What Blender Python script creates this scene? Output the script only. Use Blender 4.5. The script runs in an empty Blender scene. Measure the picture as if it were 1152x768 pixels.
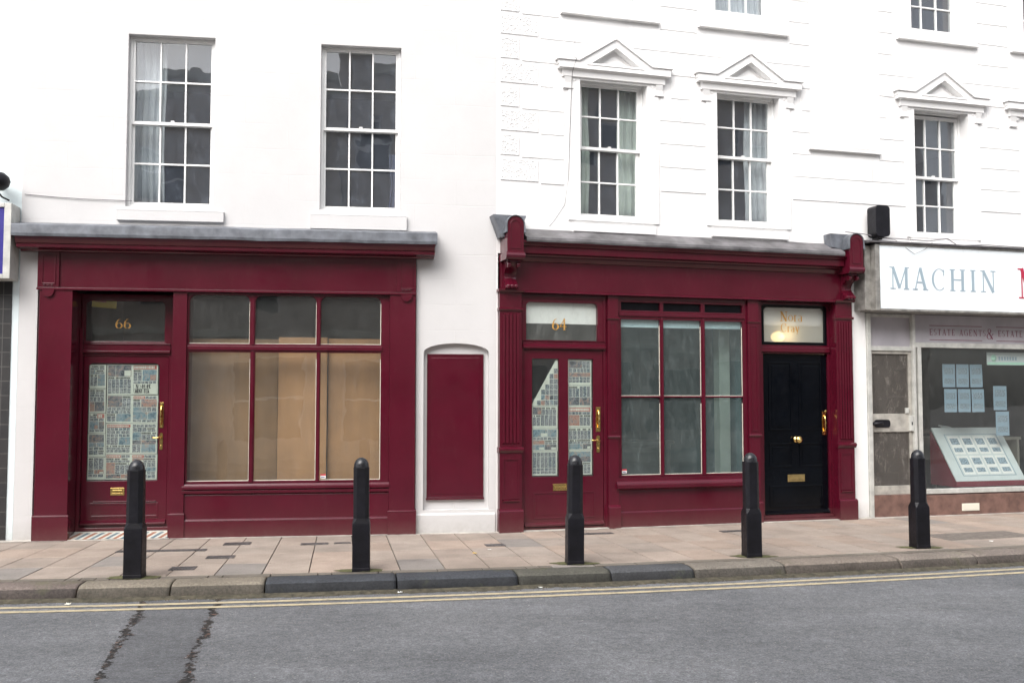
import bpy, math, random
from mathutils import Vector, noise
from mathutils.geometry import tessellate_polygon
random.seed(64)
C = bpy.context.scene.collection
PI = math.pi

# ------------------------------------------------------------------ mesh builder
class MB:
    def __init__(s): s.v=[]; s.f=[]; s.m=[]; s.s=[]
    def face(s, pts, mi=0, sm=False):
        b=len(s.v); s.v+= [tuple(p) for p in pts]; s.f.append(tuple(range(b,b+len(pts)))); s.m.append(mi); s.s.append(sm)
    def mesh(s, vs, fs, mi=0, sm=False):
        b=len(s.v); s.v+=[tuple(p) for p in vs]
        for f in fs: s.f.append(tuple(b+i for i in f)); s.m.append(mi); s.s.append(sm)
    def box(s,x0,x1,y0,y1,z0,z1,mi=0):
        v=[(x,y,z) for z in (z0,z1) for y in (y0,y1) for x in (x0,x1)]
        s.mesh(v,[(0,2,3,1),(4,5,7,6),(0,1,5,4),(1,3,7,5),(3,2,6,7),(2,0,4,6)],mi)
    def plate(s,outer,holes,y0,y1,mi=0,sm=False):
        """flat slab in the x-z plane between y0 (front) and y1 with through holes"""
        loops=[outer]+list(holes)
        pts=[p for l in loops for p in l]
        tris=tessellate_polygon([[Vector((x,z,0)) for x,z in l] for l in loops])
        n=len(pts)
        vs=[(x,y0,z) for x,z in pts]+[(x,y1,z) for x,z in pts]
        fs=[]
        for a,b,c in tris:
            (ax,az),(bx,bz),(cx,cz)=pts[a],pts[b],pts[c]
            ccw=(bx-ax)*(cz-az)-(bz-az)*(cx-ax)>0
            if not ccw: b,c=c,b
            fs.append((a,b,c)); fs.append((n+a,n+c,n+b))
        s.mesh(vs,fs,mi)
        k=0
        for li,l in enumerate(loops):
            area=sum(l[i][0]*l[(i+1)%len(l)][1]-l[(i+1)%len(l)][0]*l[i][1] for i in range(len(l)))
            q=[]
            for i in range(len(l)):
                a=k+i; b=k+(i+1)%len(l)
                fc=(a,n+a,n+b,b)
                if (area>0)==(li>0): fc=fc[::-1]
                q.append(fc)
            s.mesh(vs,q,mi); k+=len(l)
    def prof(s,x0,x1,pr,mi=0):
        """profile of (y,z) points swept along x"""
        n=len(pr)
        vs=[(x0,y,z) for y,z in pr]+[(x1,y,z) for y,z in pr]
        area=sum(pr[i][0]*pr[(i+1)%n][1]-pr[(i+1)%n][0]*pr[i][1] for i in range(n))
        fs=[]
        for i in range(n):
            j=(i+1)%n; f=(i,j,n+j,n+i)
            fs.append(f if area<0 else f[::-1])
        for a,b,c in tessellate_polygon([[Vector((y,z,0)) for y,z in pr]]):
            (ay,az),(by,bz),(cy,cz)=pr[a],pr[b],pr[c]
            if (by-ay)*(cz-az)-(bz-az)*(cy-ay)<0: b,c=c,b
            fs.append((n+a,n+b,n+c)); fs.append((a,c,b))
        s.mesh(vs,fs,mi)
    def tube(s,pts,r,n=8,mi=0):
        pts=[Vector(p) for p in pts]; vs=[]
        for i,p in enumerate(pts):
            t=(pts[min(i+1,len(pts)-1)]-pts[max(i-1,0)]).normalized()
            u=t.cross(Vector((0,0,1)))
            if u.length<.1: u=t.cross(Vector((1,0,0)))
            u.normalize(); w=t.cross(u)
            rr=r[i] if isinstance(r,(list,tuple)) else r
            for k in range(n):
                a=2*PI*k/n; vs.append(p+u*math.cos(a)*rr+w*math.sin(a)*rr)
        fs=[(i*n+k,i*n+(k+1)%n,(i+1)*n+(k+1)%n,(i+1)*n+k) for i in range(len(pts)-1) for k in range(n)]
        fs.append(tuple(range(n))[::-1]); fs.append(tuple((len(pts)-1)*n+k for k in range(n)))
        s.mesh(vs,fs,mi,True)
    def lathe(s,cx,cy,cz,pr,axis='z',n=20,mi=0):
        """(r,h) profile turned about an axis"""
        vs=[]
        for r,h in pr:
            for k in range(n):
                a=2*PI*k/n
                if axis=='z': vs.append((cx+r*math.cos(a),cy+r*math.sin(a),cz+h))
                else: vs.append((cx+r*math.cos(a),cy-h,cz+r*math.sin(a)))
        m=len(pr)
        fs=[(i*n+k,i*n+(k+1)%n,(i+1)*n+(k+1)%n,(i+1)*n+k) for i in range(m-1) for k in range(n)]
        fs.append(tuple(range(n))[::-1]); fs.append(tuple((m-1)*n+k for k in range(n)))
        s.mesh(vs,fs,mi,True)
    def build(s,name,mats,parent=None,bevel=0,loc=None,sm=None,label=None):
        me=bpy.data.meshes.new(name); me.from_pydata(s.v,[],s.f)
        if not isinstance(mats,(list,tuple)): mats=[mats]
        for m in mats: me.materials.append(m)
        me.polygons.foreach_set('material_index',s.m)
        me.polygons.foreach_set('use_smooth',s.s if sm is None else [sm]*len(s.f))
        me.validate(); me.update()
        o=bpy.data.objects.new(name,me); C.objects.link(o)
        if parent: o.parent=parent
        if loc: o.location=loc
        if bevel:
            b=o.modifiers.new('bevel','BEVEL'); b.width=bevel; b.segments=2; b.limit_method='ANGLE'; b.angle_limit=math.radians(40)
            w=o.modifiers.new('weld','WELD'); w.merge_threshold=.00005
            o.modifiers.move(1,0)
        if label: o['label']=label
        return o
def tag(o,label,cat,group=None):
    o['label']=label; o['category']=cat
    if group: o['group']=group
    return o
def struct(o): o['kind']='structure'; return o
def empty(name,loc,rz=0):
    o=bpy.data.objects.new(name,None); C.objects.link(o); o.location=loc; o.rotation_euler=(0,0,rz)
    o.empty_display_size=.3
    return o
def rect(x0,x1,z0,z1): return [(x0,z0),(x1,z0),(x1,z1),(x0,z1)]
def rrect(x0,x1,z0,z1,r,lo=False):
    p=[]
    def arc(cx,cz,a0):
        for k in range(7):
            a=a0+PI/2*k/6; p.append((cx+r*math.cos(a),cz+r*math.sin(a)))
    if lo: arc(x0+r,z0+r,PI); arc(x1-r,z0+r,1.5*PI)
    else: p+=[(x0,z0),(x1,z0)]
    arc(x1-r,z1-r,0); arc(x0+r,z1-r,PI/2)
    return p

# ------------------------------------------------------------------ materials
def nt(name):
    m=bpy.data.materials.new(name); m.use_nodes=True; t=m.node_tree
    return m,t,t.nodes,t.links,t.nodes['Principled BSDF']
def coords(t,scale=1.0):
    tc=t.nodes.new('ShaderNodeTexCoord'); mp=t.nodes.new('ShaderNodeMapping')
    mp.inputs['Scale'].default_value=(scale,)*3 if not isinstance(scale,tuple) else scale
    t.links.new(tc.outputs['Object'],mp.inputs['Vector']); return mp.outputs['Vector']
def noi(t,vec,scale,det=4,rough=.55,dist=0):
    n=t.nodes.new('ShaderNodeTexNoise'); n.inputs['Scale'].default_value=scale; n.inputs['Detail'].default_value=det
    n.inputs['Roughness'].default_value=rough; n.inputs['Distortion'].default_value=dist
    t.links.new(vec,n.inputs['Vector']); return n.outputs['Fac']
def ramp(t,fac,stops):
    r=t.nodes.new('ShaderNodeValToRGB'); e=r.color_ramp.elements
    while len(e)<len(stops): e.new(.5)
    for i,(p,c) in enumerate(stops):
        e[i].position=p; e[i].color=(c,c,c,1) if not isinstance(c,(tuple,list)) else (*c,1)
    t.links.new(fac,r.inputs['Fac']); return r.outputs['Color']
def mix(t,fac,a,b,mode='MIX'):
    n=t.nodes.new('ShaderNodeMix'); n.data_type='RGBA'; n.blend_type=mode
    for sck,v in ((n.inputs[0],fac),(n.inputs[6],a),(n.inputs[7],b)):
        if hasattr(v,'links') or isinstance(v,bpy.types.NodeSocket): t.links.new(v,sck)
        elif isinstance(v,(int,float)): sck.default_value=v
        else: sck.default_value=(*v,1)
    return n.outputs[2]
def bump(t,b,h,strength,dist=.01):
    n=t.nodes.new('ShaderNodeBump'); n.inputs['Strength'].default_value=strength; n.inputs['Distance'].default_value=dist
    t.links.new(h,n.inputs['Height']); t.links.new(n.outputs['Normal'],b.inputs['Normal'])
def simple(name,col,rough=.5,metal=0,var=.12,scale=6,bmp=.15,bscale=40,coat=0,spec=.5):
    m,t,N,L,b=nt(name); v=coords(t)
    f=noi(t,v,scale,5)
    dark=tuple(c*(1-var) for c in col); lite=tuple(min(1,c*(1+var)) for c in col)
    L.new(ramp(t,f,[(.3,dark),(.7,lite)]),b.inputs['Base Color'])
    b.inputs['Metallic'].default_value=metal
    L.new(ramp(t,noi(t,v,scale*3,4),[(.3,max(0,rough-.08)),(.7,min(1,rough+.08))]),b.inputs['Roughness'])
    b.inputs['Coat Weight'].default_value=coat; b.inputs['Coat Roughness'].default_value=.15
    b.inputs['Specular IOR Level'].default_value=spec
    if bmp: bump(t,b,noi(t,v,bscale,4),bmp,.003)
    return m

def mat_maroon():
    m,t,N,L,b=nt('maroon_gloss_paint'); v=coords(t)
    c=ramp(t,noi(t,v,2.2,6,.6),[(.3,(.066,.0036,.0120)),(.7,(.084,.0050,.0160))])
    dust_haze=ramp(t,noi(t,coords(t,(1,1,.35)),9,6,.7),[(.55,0.0),(.8,.05)])
    L.new(mix(t,dust_haze,c,(.20,.12,.11)),b.inputs['Base Color'])
    L.new(ramp(t,noi(t,v,7,5),[(.3,.11),(.75,.24)]),b.inputs['Roughness'])
    bm=noi(t,coords(t,(1,1,.3)),9,4)
    b.inputs['Specular IOR Level'].default_value=.62
    sp=N.new('ShaderNodeSeparateXYZ'); L.new(v,sp.inputs[0]); mr=N.new('ShaderNodeMapRange'); mr.inputs['From Min'].default_value=.16; mr.inputs['From Max'].default_value=0.0; mr.inputs['To Max'].default_value=.38; L.new(sp.outputs['Z'],mr.inputs['Value'])
    spl=N.new('ShaderNodeMath'); spl.operation='MULTIPLY'; L.new(mr.outputs[0],spl.inputs[0]); L.new(noi(t,v,18,6,.75),spl.inputs[1])
    old=b.inputs['Base Color'].links[0].from_socket; L.new(mix(t,spl.outputs[0],old,(.17,.13,.11)),b.inputs['Base Color'])
    bump(t,b,bm,.16,.006)
    return m
def mat_white(name,lines=False,col=(.80,.79,.775)):
    m,t,N,L,b=nt(name); v=coords(t)
    c=ramp(t,noi(t,v,1.3,7,.65),[(.28,tuple(x*.93 for x in col)),(.6,col)])
    streak=ramp(t,noi(t,coords(t,(3.2,3.2,.22)),2.2,6,.65),[(.58,0.0),(.85,.16)])
    c=mix(t,streak,c,(.55,.53,.50))
    # dirt splashed up from the pavement and dust on the lowest wall
    sp=N.new('ShaderNodeSeparateXYZ'); tc=N.new('ShaderNodeTexCoord'); L.new(tc.outputs['Object'],sp.inputs[0])
    mr=N.new('ShaderNodeMapRange'); mr.inputs['From Min'].default_value=.22; mr.inputs['From Max'].default_value=0.0
    mr.inputs['To Min'].default_value=0; mr.inputs['To Max'].default_value=.8; L.new(sp.outputs['Z'],mr.inputs['Value'])
    mu=N.new('ShaderNodeMath'); mu.operation='MULTIPLY'; L.new(mr.outputs[0],mu.inputs[0]); L.new(noi(t,v,14,6,.7),mu.inputs[1])
    c=mix(t,mu.outputs[0],c,(.30,.28,.25))
    L.new(c,b.inputs['Base Color']); b.inputs['Roughness'].default_value=.6
    b.inputs['Specular IOR Level'].default_value=.25
    h=noi(t,v,26,6,.6)
    if lines:
        br=N.new('ShaderNodeTexBrick'); mp=coords(t)
        sw=N.new('ShaderNodeCombineXYZ'); s2=N.new('ShaderNodeSeparateXYZ'); L.new(mp,s2.inputs[0])
        L.new(s2.outputs['X'],sw.inputs['X']); L.new(s2.outputs['Z'],sw.inputs['Y'])
        wob=N.new('ShaderNodeVectorMath'); wob.operation='ADD'
        nn=N.new('ShaderNodeTexNoise'); nn.inputs['Scale'].default_value=1.1; L.new(mp,nn.inputs['Vector'])
        sc=N.new('ShaderNodeVectorMath'); sc.operation='SCALE'; sc.inputs['Scale'].default_value=.045; L.new(nn.outputs['Color'],sc.inputs[0])
        L.new(sw.outputs[0],wob.inputs[0]); L.new(sc.outputs[0],wob.inputs[1]); L.new(wob.outputs[0],br.inputs['Vector'])
        br.inputs['Scale'].default_value=1; br.inputs['Brick Width'].default_value=.95; br.inputs['Row Height'].default_value=.29
        br.inputs['Mortar Size'].default_value=.006; br.inputs['Mortar Smooth'].default_value=.6
        br.inputs['Color1'].default_value=(1,1,1,1); br.inputs['Color2'].default_value=(1,1,1,1); br.inputs['Mortar'].default_value=(0,0,0,1)
        brk=ramp(t,noi(t,v,2.5,4),[(.42,0.0),(.6,.55)])
        h2=mix(t,brk,(1,1,1),br.outputs['Color'])
        hh=mix(t,.25,h2,h)
        bump(t,b,hh,.5,.006)
    else: bump(t,b,h,.35,.004)
    return m
def mat_glass(name,ior=1.75,tint=(.88,.92,.91),dust_haze=0.0,wav=.035,dcol=(.45,.50,.50)):
    m=bpy.data.materials.new(name); m.use_nodes=True; t=m.node_tree; N=t.nodes; L=t.links; N.clear()
    o=N.new('ShaderNodeOutputMaterial'); g=N.new('ShaderNodeBsdfGlossy'); tr=N.new('ShaderNodeBsdfTransparent')
    mx=N.new('ShaderNodeMixShader'); lw=N.new('ShaderNodeLayerWeight'); lw.inputs['Blend'].default_value=.5; pw=N.new('ShaderNodeMath'); pw.operation='POWER'; L.new(lw.outputs['Facing'],pw.inputs[0]); pw.inputs[1].default_value=4.5
    fr=N.new('ShaderNodeMath'); fr.operation='MULTIPLY_ADD'; L.new(pw.outputs[0],fr.inputs[0]); f0=((ior-1)/(ior+1))**2; fr.inputs[1].default_value=1-f0; fr.inputs[2].default_value=f0
    g.inputs['Roughness'].default_value=.015; tr.inputs['Color'].default_value=(*tint,1)
    v=coords(t); bp=N.new('ShaderNodeBump'); bp.inputs['Strength'].default_value=wav; bp.inputs['Distance'].default_value=.05
    L.new(noi(t,v,2.6,2,.4),bp.inputs['Height']); L.new(bp.outputs['Normal'],g.inputs['Normal'])
    L.new(fr.outputs[0],mx.inputs[0]); L.new(tr.outputs[0],mx.inputs[1]); L.new(g.outputs[0],mx.inputs[2])
    last=mx.outputs[0]
    if dust_haze:  # diffuse layer, used for grime and for painted reflection haze
        d=N.new('ShaderNodeBsdfDiffuse'); d.inputs['Color'].default_value=(*dcol,1)
        m2=N.new('ShaderNodeMixShader')
        a=noi(t,coords(t,(1,1,.45)),11,8,.78,.3)
        L.new(ramp(t,a,[(.33,dust_haze*.45),(.55,dust_haze*.8),(.70,dust_haze*1.6),(.80,min(.9,dust_haze*3.6))]),m2.inputs[0])
        L.new(last,m2.inputs[1]); L.new(d.outputs[0],m2.inputs[2]); last=m2.outputs[0]
    L.new(last,o.inputs['Surface']); return m
def frosted():
    m=bpy.data.materials.new('frosted_fanlight_glass'); m.use_nodes=True; t=m.node_tree; N=t.nodes; L=t.links; N.clear()
    o=N.new('ShaderNodeOutputMaterial'); tr=N.new('ShaderNodeBsdfTransparent'); tl=N.new('ShaderNodeBsdfTranslucent'); d=N.new('ShaderNodeBsdfDiffuse'); g=N.new('ShaderNodeBsdfGlossy')
    tl.inputs['Color'].default_value=(.85,.85,.80,1); d.inputs['Color'].default_value=(.72,.78,.74,1); g.inputs['Roughness'].default_value=.12
    a=N.new('ShaderNodeMixShader'); b=N.new('ShaderNodeMixShader'); c=N.new('ShaderNodeMixShader'); a.inputs[0].default_value=.55; b.inputs[0].default_value=.30; c.inputs[0].default_value=.06
    L.new(tr.outputs[0],a.inputs[1]); L.new(tl.outputs[0],a.inputs[2]); L.new(a.outputs[0],b.inputs[1]); L.new(d.outputs[0],b.inputs[2]); L.new(b.outputs[0],c.inputs[1]); L.new(g.outputs[0],c.inputs[2]); L.new(c.outputs[0],o.inputs['Surface']); return m
def mat_attr(name,rough,bscale=60,bstr=.4,speck=None,extra=None,spec=.3,glo=.26):
    """colour of each stone comes from its own stored colour, with grain on top"""
    m,t,N,L,b=nt(name); v=coords(t)
    a=N.new('ShaderNodeVertexColor'); a.layer_name='tone'
    g=ramp(t,noi(t,v,bscale*1.2,5,.75),[(.25,1-glo),(.75,1+glo*.85)])
    c=mix(t,1.0,a.outputs['Color'],g,'MULTIPLY')
    st=ramp(t,noi(t,v,2.1,7,.7),[(.35,.78),(.62,1.06)])
    c=mix(t,1.0,c,st,'MULTIPLY')
    if extra: c=extra(t,v,c)
    L.new(c,b.inputs['Base Color']); b.inputs['Roughness'].default_value=rough; b.inputs['Specular IOR Level'].default_value=spec
    bump(t,b,noi(t,v,bscale,6,.7),bstr,.006)
    return m
def moss(t,v,c):
    k=ramp(t,noi(t,v,1.7,6,.7),[(.56,0.0),(.72,.55)])
    return mix(t,k,c,(.10,.11,.045))
def spots(t,v,c):
    w=t.nodes.new('ShaderNodeTexVoronoi'); w.inputs['Scale'].default_value=5.5; t.links.new(v,w.inputs['Vector'])
    k=ramp(t,w.outputs['Distance'],[(.05,.65),(.085,0.0)])
    k2=ramp(t,noi(t,v,1.9,3),[(.42,0.0),(.52,1.0)])
    c=mix(t,mix(t,1.0,k,k2,'MULTIPLY'),c,(.10,.09,.085))
    return c
def set_tone(o,cols):
    """cols: one colour per face index"""
    me=o.data; a=me.color_attributes.new('tone','FLOAT_COLOR','CORNER')
    for p in me.polygons:
        c=cols[p.index]
        for li in p.loop_indices: a.data[li].color=(*c,1)

def mat_asphalt():
    m,t,N,L,b=nt('asphalt'); v=coords(t)
    base=ramp(t,noi(t,v,.9,8,.65),[(.3,(.127,.131,.139)),(.7,(.186,.190,.198))])
    grain=mix(t,1.0,ramp(t,noi(t,v,85,4,.8),[(.28,.42),(.5,1.0),(.74,1.75)]),ramp(t,noi(t,v,32,5,.8),[(.32,.66),(.5,1.0),(.70,1.38)]),'MULTIPLY')
    c=mix(t,1.0,base,grain,'MULTIPLY')
    mid=mix(t,1.0,ramp(t,noi(t,v,9,6,.75),[(.32,.80),(.7,1.15)]),ramp(t,noi(t,coords(t,(.25,1.4,1)),1.1,6,.7),[(.35,.84),(.65,1.10)]),'MULTIPLY')
    c=mix(t,1.0,c,mid,'MULTIPLY')
    vo=N.new('ShaderNodeTexVoronoi'); vo.inputs['Scale'].default_value=38; L.new(v,vo.inputs['Vector'])
    chip=ramp(t,vo.outputs['Distance'],[(.12,.85),(.22,0.0)])
    gate=ramp(t,noi(t,v,13,3),[(.50,0.0),(.58,1.0)])
    c=mix(t,mix(t,1.0,chip,gate,'MULTIPLY'),c,(.36,.33,.30))
    vo2=N.new('ShaderNodeTexVoronoi'); vo2.inputs['Scale'].default_value=9; L.new(v,vo2.inputs['Vector'])
    c=mix(t,mix(t,1.0,ramp(t,vo2.outputs['Distance'],[(.035,.9),(.06,0.0)]),ramp(t,noi(t,v,3,3),[(.5,0.0),(.56,1.0)]),'MULTIPLY'),c,(.5,.47,.44))
    # worn trench reinstatement with broken edges
    sp=N.new('ShaderNodeSeparateXYZ'); L.new(v,sp.inputs[0])
    wob=noi(t,v,3.0,7,.75)
    def math_(op,a,bb):
        n=N.new('ShaderNodeMath'); n.operation=op
        for i,q in enumerate((a,bb)):
            if isinstance(q,(int,float)): n.inputs[i].default_value=q
            else: L.new(q,n.inputs[i])
        return n.outputs[0]
    xx=math_('ADD',sp.outputs['X'],math_('MULTIPLY',math_('SUBTRACT',math_('ADD',wob,math_('MULTIPLY',noi(t,v,24,5,.8),.35)),.675),.24))
    def line(x0,y0,x1,y1):
        k=(x1-x0)/(y1-y0)
        return math_('SUBTRACT',xx,math_('ADD',math_('MULTIPLY',math_('SUBTRACT',sp.outputs['Y'],y0),k),x0))
    d1=line(-2.95,8.28,-2.46,6.20); d2=line(-2.40,8.39,-1.88,5.88)
    inside=math_('MULTIPLY',math_('GREATER_THAN',d1,0),math_('LESS_THAN',d2,0))
    c=mix(t,math_('MULTIPLY',inside,.33),c,(.055,.056,.062))
    brk=noi(t,v,7,5,.8)
    wid=math_('MULTIPLY',math_('SUBTRACT',brk,.36),.16)
    def crack(d): 
        return math_('LESS_THAN',math_('ABSOLUTE',d,0),wid)
    ck=math_('MAXIMUM',crack(d1),crack(d2))
    rub=ramp(t,noi(t,v,26,3),[(.40,(.014,.014,.015)),(.58,(.040,.034,.030)),(.72,(.22,.12,.085))])
    c=mix(t,ck,c,rub)
    L.new(c,b.inputs['Base Color']); b.inputs['Roughness'].default_value=.78; b.inputs['Specular IOR Level'].default_value=.35
    h=math_('SUBTRACT',noi(t,v,70,6,.75),math_('MULTIPLY',ck,1.2))
    bump(t,b,h,.8,.010)
    return m
def mat_yellow():
    m,t,N,L,b=nt('worn_yellow_paint'); v=coords(t)
    k=ramp(t,noi(t,v,14,8,.85),[(.34,0.1),(.54,.95)])
    L.new(mix(t,k,(.17,.16,.14),(.50,.42,.27)),b.inputs['Base Color']); b.inputs['Roughness'].default_value=.8
    bump(t,b,noi(t,v,60,5),.5,.004); return m
def mat_board(name,col,var=.12):
    m,t,N,L,b=nt(name)
    f=noi(t,coords(t,(1,1,.12)),7,7,.6,.4)
    f2=noi(t,coords(t),1.4,5)
    c=mix(t,1.0,ramp(t,f,[(.3,tuple(x*(1-var) for x in col)),(.7,tuple(min(1,x*(1+var)) for x in col))]),ramp(t,f2,[(.3,.75),(.7,1.1)]),'MULTIPLY')
    L.new(c,b.inputs['Base Color']); b.inputs['Roughness'].default_value=.8; return m
def mat_print(name,paper,ink,sx,sz,thr=.5):
    """lines of small print"""
    m,t,N,L,b=nt(name); v=coords(t,(sx,1,sz))
    f=noi(t,v,1,3,.9)
    L.new(ramp(t,f,[(thr-.06,ink),(thr+.06,paper)]),b.inputs['Base Color']); b.inputs['Roughness'].default_value=.9
    return m
def mat_picture(name,a,bcol,c3,sc=22):
    m,t,N,L,b=nt(name); v=coords(t)
    L.new(ramp(t,noi(t,v,sc,4,.7,1.0),[(.34,a),(.5,bcol),(.66,c3)]),b.inputs['Base Color']); b.inputs['Roughness'].default_value=.85
    return m
def mat_emit(name,col,st):
    m,t,N,L,b=nt(name); b.inputs['Base Color'].default_value=(*col,1); b.inputs['Emission Color'].default_value=(*col,1); b.inputs['Emission Strength'].default_value=st
    return m
def mat_brickwork(name,c1,c2,mort,bw=.22,rh=.075,ms=.008,off=.5):
    m,t,N,L,b=nt(name); v=coords(t); s2=N.new('ShaderNodeSeparateXYZ'); cb=N.new('ShaderNodeCombineXYZ'); L.new(v,s2.inputs[0])
    L.new(s2.outputs['X'],cb.inputs['X']); L.new(s2.outputs['Z'],cb.inputs['Y'])
    br=N.new('ShaderNodeTexBrick'); L.new(cb.outputs[0],br.inputs['Vector']); br.inputs['Scale'].default_value=1; br.offset=off
    br.inputs['Brick Width'].default_value=bw; br.inputs['Row Height'].default_value=rh; br.inputs['Mortar Size'].default_value=ms
    for k,c in (('Color1',c1),('Color2',c2),('Mortar',mort)): br.inputs[k].default_value=(*c,1)
    c=mix(t,1.0,br.outputs['Color'],ramp(t,noi(t,v,6,6,.7),[(.3,.7),(.7,1.2)]),'MULTIPLY')
    L.new(c,b.inputs['Base Color']); b.inputs['Roughness'].default_value=.6
    bump(t,b,br.outputs['Fac'],-.4,.004); return m

M={}
M['maroon']=mat_maroon()
M['wallA']=mat_white('white_painted_render_smooth',True,(.60,.592,.592))
M['wallB']=mat_white('white_painted_stucco',False,(.81,.805,.80))
M['wallL']=mat_white('pale_blue_white_render',False,(.70,.78,.80))
M['trim']=simple('white_gloss_paint',(.80,.80,.79),.4,0,.03,5,.05)
M['lead']=simple('weathered_lead',(.135,.145,.165),.5,.2,.45,6,.5,18)
M['leadB']=simple('stained_lead_flashing',(.12,.115,.12),.5,.2,.6,4,.5,18)
M['glass']=mat_glass('window_glass',2.0,dust_haze=.06,dcol=(.55,.58,.57),wav=.025)  # diffuse haze painted over the panes in place of street reflections
M['glassup']=mat_glass('old_sash_glass',2.35,wav=.035,dust_haze=.085,dcol=(.52,.60,.74))  # bluish haze in the colour stands in for reflected sky
M['glassdust']=mat_glass('dusty_shop_glass',1.75,(.68,.82,.84),.17,dcol=(.38,.47,.47))
M['glassfilm']=mat_glass('cloudy_glass',1.6,(.88,.92,.90),.14,dcol=(.66,.70,.66))
M['glassgrime']=mat_glass('grimy_door_glass',1.6,(.45,.44,.42),.50,dcol=(.24,.22,.20))
M['frost']=frosted()
M['room']=simple('dim_room_plaster',(.22,.21,.20),.8,0,.15,1.5)
M['ceil']=simple('room_ceiling',(.55,.55,.53),.8,0,.05,1.5)
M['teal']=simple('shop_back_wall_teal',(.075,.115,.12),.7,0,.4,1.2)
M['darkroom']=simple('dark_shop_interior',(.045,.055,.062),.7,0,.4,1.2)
M['floor']=simple('dark_floorboards',(.08,.06,.05),.6,0,.2,3)
M['black']=simple('black_gloss_door_paint',(.0022,.0030,.0048),.14,0,.3,3,.05,8,0,.22)
M['iron']=simple('black_painted_iron',(.0070,.0068,.0100),.46,0,.5,9,.35,70,0,.3)
M['brass']=simple('polished_brass',(.78,.55,.20),.22,1,.1,14,.05)
M['brassdull']=simple('dull_brass',(.60,.45,.20),.38,1,.15,14,.05)
M['gold']=simple('gold_leaf_lettering',(.50,.27,.06),.5,.0,.05,6,0)
M['curtain']=simple('white_net_curtain',(.55,.57,.60),.9,0,.1,4,.2)
M['navy']=simple('navy_cloth',(.06,.07,.14),.9,0,.1,4,.2)
M['curtaing']=simple('pale_green_curtain',(.52,.575,.52),.9,0,.1,4,.2)
M['board1']=mat_board('brown_hardboard',(.275,.160,.082))
M['board2']=mat_board('tan_plywood',(.43,.235,.112))
M['drab']=simple('drab_cream_paint',(.36,.34,.28),.7,0,.15,2)
M['cream']=simple('cream_paint',(.72,.70,.60),.7,0,.08,3)
M['paper']=simple('newsprint_paper',(.60,.64,.56),.9,0,.08,8,0)
M['text']=mat_print('newsprint_text',(.44,.48,.48),(.08,.09,.11),55,190,.53)
M['texts']=mat_print('newsprint_dense_text',(.36,.42,.44),(.07,.09,.11),38,110,.54)
M['ink']=simple('black_ink',(.03,.03,.035),.9,0,.1,8,0)
M['picr']=mat_picture('red_newspaper_picture',(.32,.10,.07),(.40,.27,.22),(.12,.14,.17))
M['picb']=mat_picture('blue_newspaper_picture',(.06,.11,.15),(.20,.30,.34),(.34,.28,.24))
M['picp']=mat_picture('violet_newspaper_picture',(.22,.14,.30),(.38,.30,.44),(.28,.2,.32),9)
M['picd']=mat_picture('dark_newspaper_picture',(.03,.04,.05),(.15,.17,.19),(.38,.24,.18))
M['masthead']=simple('red_masthead_ink',(.42,.12,.10),.9,0,.15,8,0)
M['plastic']=simple('white_sign_plastic',(.80,.85,.88),.3,0,.06,2,.03,8)
M['alu']=simple('tarnished_aluminium',(.30,.29,.27),.5,.5,.35,9,.3)
M['aluw']=simple('dirty_white_metal_frame',(.50,.50,.47),.5,.1,.2,8,.3)
M['door_alu']=simple('scuffed_door_metal',(.42,.40,.36),.5,.2,.3,8,.3)
M['greyletter']=simple('blue_grey_lettering',(.30,.38,.44),.5,0,.03,4,0)
M['redletter']=simple('crimson_lettering',(.42,.02,.06),.5,0,.03,4,0)
M['fasciap']=simple('pale_lilac_fascia_board',(.40,.38,.41),.5,0,.12,3,.1)
M['marble']=simple('pink_granite_cladding',(.165,.095,.078),.35,0,.3,10,.1,30)
M['sheet']=simple('white_card',(.56,.61,.61),.6,0,.03,4,0)
M['bluecard']=simple('pale_blue_listing_card',(.27,.38,.47),.6,0,.04,4,0)
M['cardtext']=mat_print('listing_print',(.40,.50,.56),(.10,.14,.18),60,150,.5)
M['redbase']=simple('crimson_card',(.20,.02,.035),.6,0,.05,4,0)
M['green']=simple('mint_banner',(.45,.72,.58),.6,0,.05,4,0)
M['yellow']=simple('yellow_notice',(.62,.50,.06),.6,0,.06,4,0)
M['bluesign']=simple('deep_blue_sign',(.03,.025,.22),.35,0,.06,4,0)
M['darktile']=mat_brickwork('black_glazed_tile',(.018,.018,.02),(.026,.024,.024),(.09,.085,.08),.16,.155,.004,0)
M['cable']=simple('grey_cable',(.16,.15,.16),.6,0,.1,8,0)
M['stone1']=mat_brickwork('buff_brickwork',(.54,.46,.38),(.60,.51,.42),(.6,.56,.52))
M['stone2']=simple('brown_rendered_front',(.60,.53,.46),.8,0,.15,2)
M['darkglass']=simple('dark_window_pane',(.02,.025,.03),.1,0,.1,2,0)
M['slate']=simple('slate_roof',(.06,.065,.075),.6,0,.2,8)
M['litterw']=simple('white_litter_paper',(.75,.75,.72),.8,0,.05,4,0)
M['littery']=simple('yellow_wrapper',(.75,.50,.10),.6,0,.05,4,0)
M['conc']=simple('worn_concrete',(.20,.175,.155),.9,0,.25,12,.5,40)
M['coverm']=simple('grey_iron_cover',(.135,.13,.13),.5,.5,.5,14,.6,30)
M['slab']=mat_attr('buff_paving_slab',.85,55,.45,extra=spots)
M['kerb']=mat_attr('granite_kerb',.75,38,1.0,extra=moss,spec=.35,glo=.60)
M['tilew']=simple('white_mosaic',(.62,.62,.56),.4,0,.1,8); M['tiler']=simple('terracotta_mosaic',(.36,.16,.10),.5,0,.1,8); M['tileb']=simple('blue_grey_mosaic',(.13,.20,.24),.4,0,.1,8)
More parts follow.
